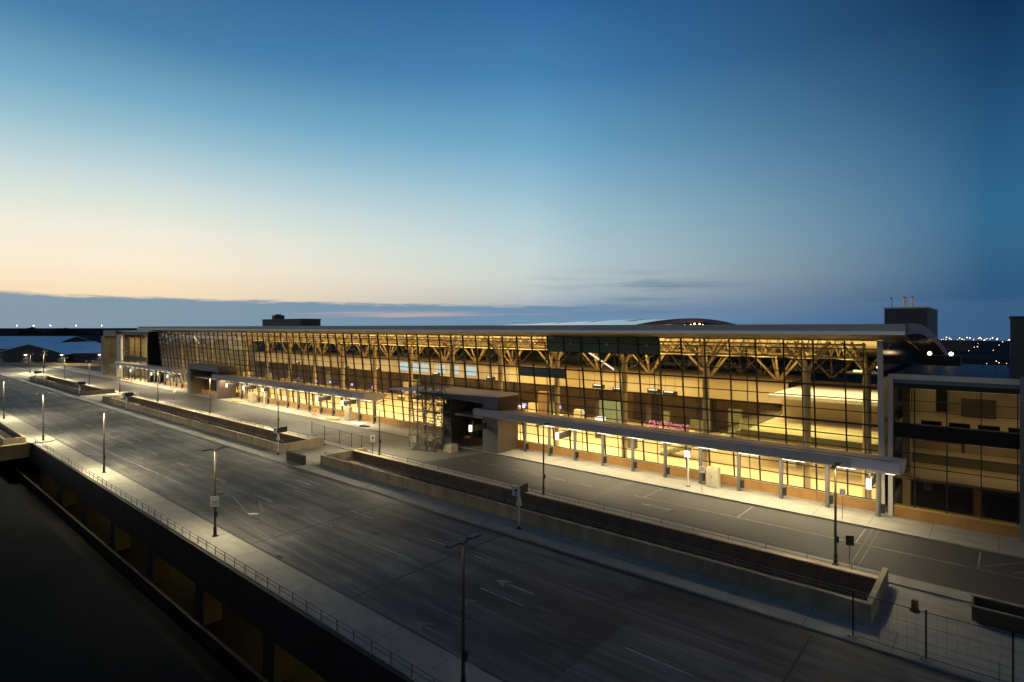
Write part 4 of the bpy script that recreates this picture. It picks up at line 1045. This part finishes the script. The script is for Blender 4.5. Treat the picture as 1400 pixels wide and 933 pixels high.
# barrels, bin, trestle, pallet, cabinets
def barrel(x,y,l):
    t = thing('traffic_barrel',l,'barrel',(x,y,0.0)); t.scale = (0.8,0.8,0.8)
    MB().tube((0,0,0.08),(0,0,1.0),0.30,0.24,n=14).build('body',M['orange'],t)
    b = MB()
    for z in (0.35,0.7): b.tube((0,0,z),(0,0,z+0.13),0.295-0.05*z,0.29-0.05*z,n=14)
    b.build('band',M['oldpaint'],t)
    MB().tube((0,0,0),(0,0,0.08),0.42,n=14).build('foot',M['black'],t)
barrel(-4.5,48.9,'small orange traffic barrel on the dark paving past the light well end')
sk = thing('waste_skip','long dark open skip on the unlit paving near the right edge','skip',(1.2,50.5,0.0))
MB().box(-2.6,3.0,-1.0,-0.9,0.15,1.1).box(-2.6,3.0,0.9,1.0,0.15,1.1).box(-2.6,-2.5,-0.89,0.89,0.15,1.1).box(2.9,3.0,-0.89,0.89,0.15,1.1).box(-2.49,2.89,-0.89,0.89,0.15,0.25).build('body',M['brownpanel'],sk)
MB().box(-2.7,3.1,-1.08,-0.88,1.101,1.18).box(-2.7,3.1,0.88,1.08,1.101,1.18).build('rim',M['conc'],sk)
MB().box(-2.2,-1.9,-0.9,0.9,0,0.149).box(2.2,2.5,-0.9,0.9,0,0.149).build('skid',M['dark'],sk)
tt = thing('trestle','yellow wooden A shaped trestle on the bright pavement under the middle canopy','trestle',(-115.3,67.4,0.15),R(10))
for s in (-1,1):
    MB().bar((s*0.75,-0.45,0),(s*0.6,0,1.7),0.09,0.05).bar((s*0.75,0.45,0),(s*0.6,0.02,1.7),0.09,0.05).build('leg',M['yellow'],tt)
MB().box(-0.75,0.75,-0.05,0.05,1.65,1.8).box(-0.66,0.66,-0.4,-0.33,0.45,0.6).build('crossbar',M['yellow'],tt)
for k,(x,y,rz,l) in enumerate(((-98.6,67.1,5,'stack of pale boards lying on the pavement right of the grey cabinet'),(-108.8,67.6,12,'loose yellow boards lying on the pavement by the trestle'),(-154.5,67.2,8,'low pile of pale boards on the far pavement left of the lit sign'))):
    t = thing('board_stack',l,'boards',(x,y,0.15),R(rz))
    for i in range(3): MB().box(-1.5+0.1*i,1.5,-0.7+0.1*i,0.7,0.02+0.14*i,0.13+0.14*i).build('board',M['white'] if k == 0 else M['yellow'],t)
    MB().box(-1.4,-1.2,-0.7,0.7,-0.0,0.019).box(1.2,1.4,-0.7,0.7,0,0.019).build('bearer',M['wood'],t)
tp = thing('tarp_heap','small crumpled black tarp lying beside the pale board stack','tarp',(-96.1,66.9,0.15))
b = MB()
for i in range(7): b.sphere((random.uniform(-.9,.9),random.uniform(-.35,.35),0.12),random.uniform(0.22,0.4),n=8,sz=0.6)
b.build('sheet',M['black'],tp)
for x,y,l,w,h in ((-27.0,70.0,'pale grey utility cabinet standing against the ochre base under the nearest canopy',0.75,2.45),(-105.6,69.4,'brown grey utility cabinet between posts of the middle canopy',0.85,2.9),(-150.3,69.4,'squat grey cabinet under the left half of the middle canopy',1.4,2.5)):
    t = thing('utility_cabinet',l,'cabinet',(x,y,0.15))
    MB().box(-w,w,-0.45,0.45,0.0,h).build('body',M['conc'] if x < -50 else M['conc_pale'],t,0.03)
    MB().box(-w*0.9,-0.02,-0.475,-0.452,0.15,h-0.12).box(0.02,w*0.9,-0.475,-0.452,0.15,h-0.12).build('door',M['conc_pale'],t)
    MB().box(-0.10,-0.05,-0.5,-0.476,h*0.45,h*0.6).build('handle',M['dark'],t)
bg = thing('barricade','red and white striped barricades at the far end of the bright pavement','barricade',(-243,66.5,0.15))
for i in range(3):
    q = MB()
    for j in range(6): q.add([(-4+2.8*i+0.42*j,-0.5+0.3*i,0.5),(-4+2.8*i+0.42*j+0.21,-0.5+0.3*i,0.5),(-4+2.8*i+0.42*j+0.36,-0.5+0.3*i,1.1),(-4+2.8*i+0.42*j+0.15,-0.5+0.3*i,1.1)],[(0,1,2,3)])
    pn = MB().box(-4+2.8*i,-1.45+2.8*i,-0.47+0.3*i,-0.41+0.3*i,0.5,1.1).box(-3.9+2.8*i,-3.8+2.8*i,-0.44+0.3*i,-0.4+0.3*i,0,0.5).box(-1.7+2.8*i,-1.6+2.8*i,-0.44+0.3*i,-0.4+0.3*i,0,0.5).build('panel',M['white'],bg); q.build('stripe',M['red'],pn)
    MB().box(-4+2.8*i,-1.45+2.8*i,-0.9+0.3*i,0.1+0.3*i,0.0,0.08).build('foot',M['red'],bg)
os_ = thing('works_sign','orange diamond roadworks sign on a short post at the far left of the road','sign',(-289,31.5,0.0),R(60))
MB().tube((0,0,0),(0,0,2.0),0.05,n=6).build('post',M['dark'],os_)
MB().add([(-0.9,-0.06,2.6),(0,-0.06,1.7),(0.9,-0.06,2.6),(0,-0.06,3.5),(-0.9,0,2.6),(0,0,1.7),(0.9,0,2.6),(0,0,3.5)],[(0,1,2,3),(7,6,5,4),(0,4,5,1),(1,5,6,2),(2,6,7,3),(3,7,4,0)]).build('plate',M['orange'],os_)
# litter on the road
dk = MB().box(-0.5,0.5,-0.12,0.12,0.0,0.1).box(-0.2,0.5,0.13,0.3,0.0,0.08).build('debris_bag',M['cloth'],bevel=0.03); dk.location = (-60.5,28.0,0.012); dk.rotation_euler = (0,0,0.6)
tag(dk,'small white scrap of sheeting lying on the road behind the lamp with the 30 plate','litter')

# ------------------------------------------------------------------ sheds, trees, far lights at the left
def V(d,r,z=0): return Vector((FX*d+FY*r, FY*d-FX*r, z))
def shed(name,label,d0,r0,r1,depth,eave,ridge,front=True,parent=None,face='gable'):
    t = thing(name,label,'shed',V(d0,r0)); t.rotation_euler = (0,0,math.atan2(-FX,FY))
    w = r1-r0
    if face == 'gable':
        MB().add([(0,0,0),(w,0,0),(w,0,eave),(w/2,0,ridge),(0,0,eave),(0,depth,0),(w,depth,0),(w,depth,eave),(w/2,depth,ridge),(0,depth,eave)],[(0,1,2,3,4),(5,9,8,7,6),(0,4,9,5),(1,6,7,2)]).build('wall',M['shedwall'],t)
        MB().add([(-1,-1,eave-0.3),(w/2,-1,ridge+0.05),(w/2,depth+1,ridge+0.05),(-1,depth+1,eave-0.3),(w+1,-1,eave-0.3),(w+1,depth+1,eave-0.3),
                  (-1,-1,eave),(w/2,-1,ridge+0.4),(w/2,depth+1,ridge+0.4),(-1,depth+1,eave),(w+1,-1,eave),(w+1,depth+1,eave)],
                 [(6,7,8,9),(7,10,11,8),(0,1,7,6),(1,4,10,7),(0,6,9,3),(4,5,11,10),(0,3,2,1),(1,2,5,4)]).build('roof',M['blueroof'],t)
    else:
        MB().add([(0,0,0),(w,0,0),(w,0,eave),(0,0,eave),(0,depth,0),(w,depth,0),(w,depth,eave),(0,depth,eave),(0,depth/2,ridge),(w,depth/2,ridge)],[(0,1,2,3),(4,7,6,5),(0,3,8,7,4),(1,5,6,9,2)]).build('wall',M['shedwall'],t)
        MB().add([(-0.5,-1,eave-0.2),(w+1,-1,eave-0.2),(w+1,depth/2,ridge+0.2),(-0.5,depth/2,ridge+0.2),(-0.5,depth+1,eave-0.2),(w+1,depth+1,eave-0.2),(-0.5,-1,eave+0.15),(w+1,-1,eave+0.15),(w+1,depth/2,ridge+0.55),(-0.5,depth/2,ridge+0.55),(-0.5,depth+1,eave+0.15),(w+1,depth+1,eave+0.15)],
                 [(6,7,8,9),(9,8,11,10),(0,1,7,6),(0,3,2,1),(3,4,5,2),(1,2,8,7),(2,5,11,8)]).build('roof',M['blueroof'],t)
    return t
s1 = shed('storage_shed','gabled storage shed with a blue roof and wall lamps, nearest of the far left group',330,-302,-259,50,4.6,10.3)
s2 = shed('storage_shed','long low storage shed with a blue roof running behind the end block',332,-257,-190,64,5.2,10.2,face='eave')
s3 = shed('storage_shed','tallest blue roofed shed at the left picture edge behind the gabled one',392,-430,-325,60,5.5,13.0,face='eave')
s4 = shed('storage_shed','flat distant blue roofed shed behind the long low one',620,-435,-300,70,3.0,9.0,face='eave')
for i,(t,x,z) in enumerate(((s1,3,3.9),(s1,19.5,3.9),(s1,40.5,3.9),(s2,16,3.9),(s3,92,4.3))):
    o = MB().box(x-0.5,x+0.5,-0.9,-0.05,z,z+0.35).build('wall_lamp',M['e_white'],t)
    lo = t.matrix_basis @ Vector((x,-1.1,z))
    bpy.context.view_layer.update()
    wl = t.matrix_world @ Vector((x,-1.2,z-0.1))
    lamp('SPOT','shed_wall_light',wl,900,(1,0.86,0.6),spot_size=R(110),spot_blend=0.3,shadow_soft_size=0.2)
fe = thing('site_fence','long pale boundary wall before the dark sheds at the far left','wall')
a,b_ = V(300,-275),V(290,-178); MB().bar((a.x,a.y,0.7),(b_.x,b_.y,0.7),0.3,1.4).build('panel',M['conc'],fe)
MB().bar((a.x,a.y,1.45),(b_.x,b_.y,1.45),0.4,0.09).build('coping',M['conc_pale'],fe)
# tree line: each clump is a tree with trunk and leafy crown
def tree(d,r,h,l,wd=1.0):
    z0 = -0.12+0.0015*max(0,math.hypot(d,r)-1500)
    t = thing('far_tree',l,'tree',V(d,r,z0),0,'trees on the far horizon')
    MB().tube((0,0,-1),(0,0,h*0.5),h*0.05,h*0.02,n=6).build('trunk',M['bark'],t)
    b = MB()
    for i in range(150):
        th = random.uniform(0,2*math.pi); u = random.random()**0.5; zz_ = random.uniform(0.15,1.0)
        rr = h*0.75*wd*u*math.sin(math.pi*min(1,0.25+0.75*zz_))**0.6
        b.sphere((rr*math.cos(th),rr*math.sin(th),h*zz_),h*random.uniform(0.05,0.12),n=5)
    b.build('crown',M['tree'],t)
for i,(px,h,wd) in enumerate(((30,12,1.2),(43,17,1.0),(50,12,1.3),(68,9,1.6),(79,14,1.2),(90,15,1.2),(98,13,1.2),(108,9,1.6),(118,7,2),(150,10,2.2),(162,9,2))):
    d = 1450; tree(d,(px-700)/776*d,h+3,'dark bushy tree on the far left horizon',wd)
ml = thing('far_lamp_mast','','lamp mast',(0,0,0),0,'far lamp masts on the left horizon')
MB().tube((0,0,0),(0,0,20),0.25,0.15,n=6).build('mast',M['dark'],ml); MB().sphere((0,0,20.5),0.8,n=8).build('lamp_globe',M['e_far'],ml)
for i,px in enumerate((23,46,69,104,139)):
    d = 1350; t = ml if i == 0 else copy_tree(ml)
    t.location = V(d,(px-700)/776*d,0); t.location.z = 4.0; t['label'] = 'white lamp on a tall mast standing above the far left horizon'
def ground_z(d,r):
    rr = math.hypot(d,r); s = max(0,min(1,(r/d)/0.5)); return -0.12-0.0165*s*max(0,rr-450)
cl = thing('city_light','tiny warm city lamp glowing on the dark plain at the right horizon','lamp',(0,0,0),0,'far city lamps at the right')
MB().tube((0,0,0),(0,0,9),0.2,n=5).build('mast',M['dark'],cl); MB().sphere((0,0,9.6),1.0,n=8).build('lamp_globe',M['e_city'],cl)
cs = [(1294,462,1.0),(1298,463,.8),(1312,464,.9),(1322,463,1.0),(1326,464,.9),(1331,466,.6),(1340,464,1.0),(1345,467,.6),(1357,462,1.0),(1363,465,.7),(1380,466,1.1),(1316,468,.6),(1332,472,.6),(1337,470,.4),(1362,480,1.1),(1301,471,2.0),(1305,469,1.5),(1300,481,.7),(1376,491,.5),(1349,494,.5),(1287,466,.5)]
rc_ = random.Random(5)
for q in range(34): cs.append((rc_.uniform(1284,1384),rc_.choice((461.5,462,463,464,465,466,468,471,475,484))+rc_.uniform(-.4,.6),rc_.uniform(0.35,0.85)))
for i,(px,py,s) in enumerate(cs):
    # stands on the sloping plain: march outwards until the land lies under this sight line
    d = 300.0
    while d < 3400 and 20-(py-448)*d/776 > ground_z(d,(px-700)/776*d)+9.6*s: d += 10
    t = cl if i == 0 else copy_tree(cl)
    r = (px-700)/776*d; t.location = V(d,r,ground_z(d,r)); k = d/1500*s*1.1; t.scale = (k,k,k)
bb = thing('far_building','small dark square building below the bright yellow lamp cluster','building',V(640,500,-4))
MB().box(-14,14,-6,6,-3,9).build('wall',M['penthouse'],bb); MB().box(-14.3,14.3,-6.3,6.3,9,9.6).build('roof',M['dark'],bb)
# orange lamps seen through the hall, on the apron behind
al = thing('apron_lamp','orange apron lamp seen glowing through the glass hall','lamp',(-26,190,-0.1),0,'orange apron lamps behind the hall')
MB().tube((0,0,0),(0,0,8.5),0.12,n=6).build('mast',M['dark'],al); MB().sphere((0,0,8.8),0.45,n=8).build('lamp_globe',M['e_orange'],al)
copy_tree(al,(-22.5,200,-0.1))

# ------------------------------------------------------------------ render settings
scene.render.engine = 'CYCLES'
cy = scene.cycles; cy.use_denoising = True; cy.max_bounces = 7; cy.diffuse_bounces = 3; cy.glossy_bounces = 3
cy.transparent_max_bounces = 12; cy.transmission_bounces = 4; cy.caustics_reflective = False; cy.caustics_refractive = False
cy.sample_clamp_indirect = 4.0; cy.use_light_tree = True
try: cy.denoiser = 'OPENIMAGEDENOISE'
except Exception: pass
vs_ = scene.view_settings; scene.display_settings.display_device = 'sRGB'
vs_.view_transform = 'Standard'; vs_.look = 'None'; vs_.exposure = 0.0; vs_.gamma = 1.0
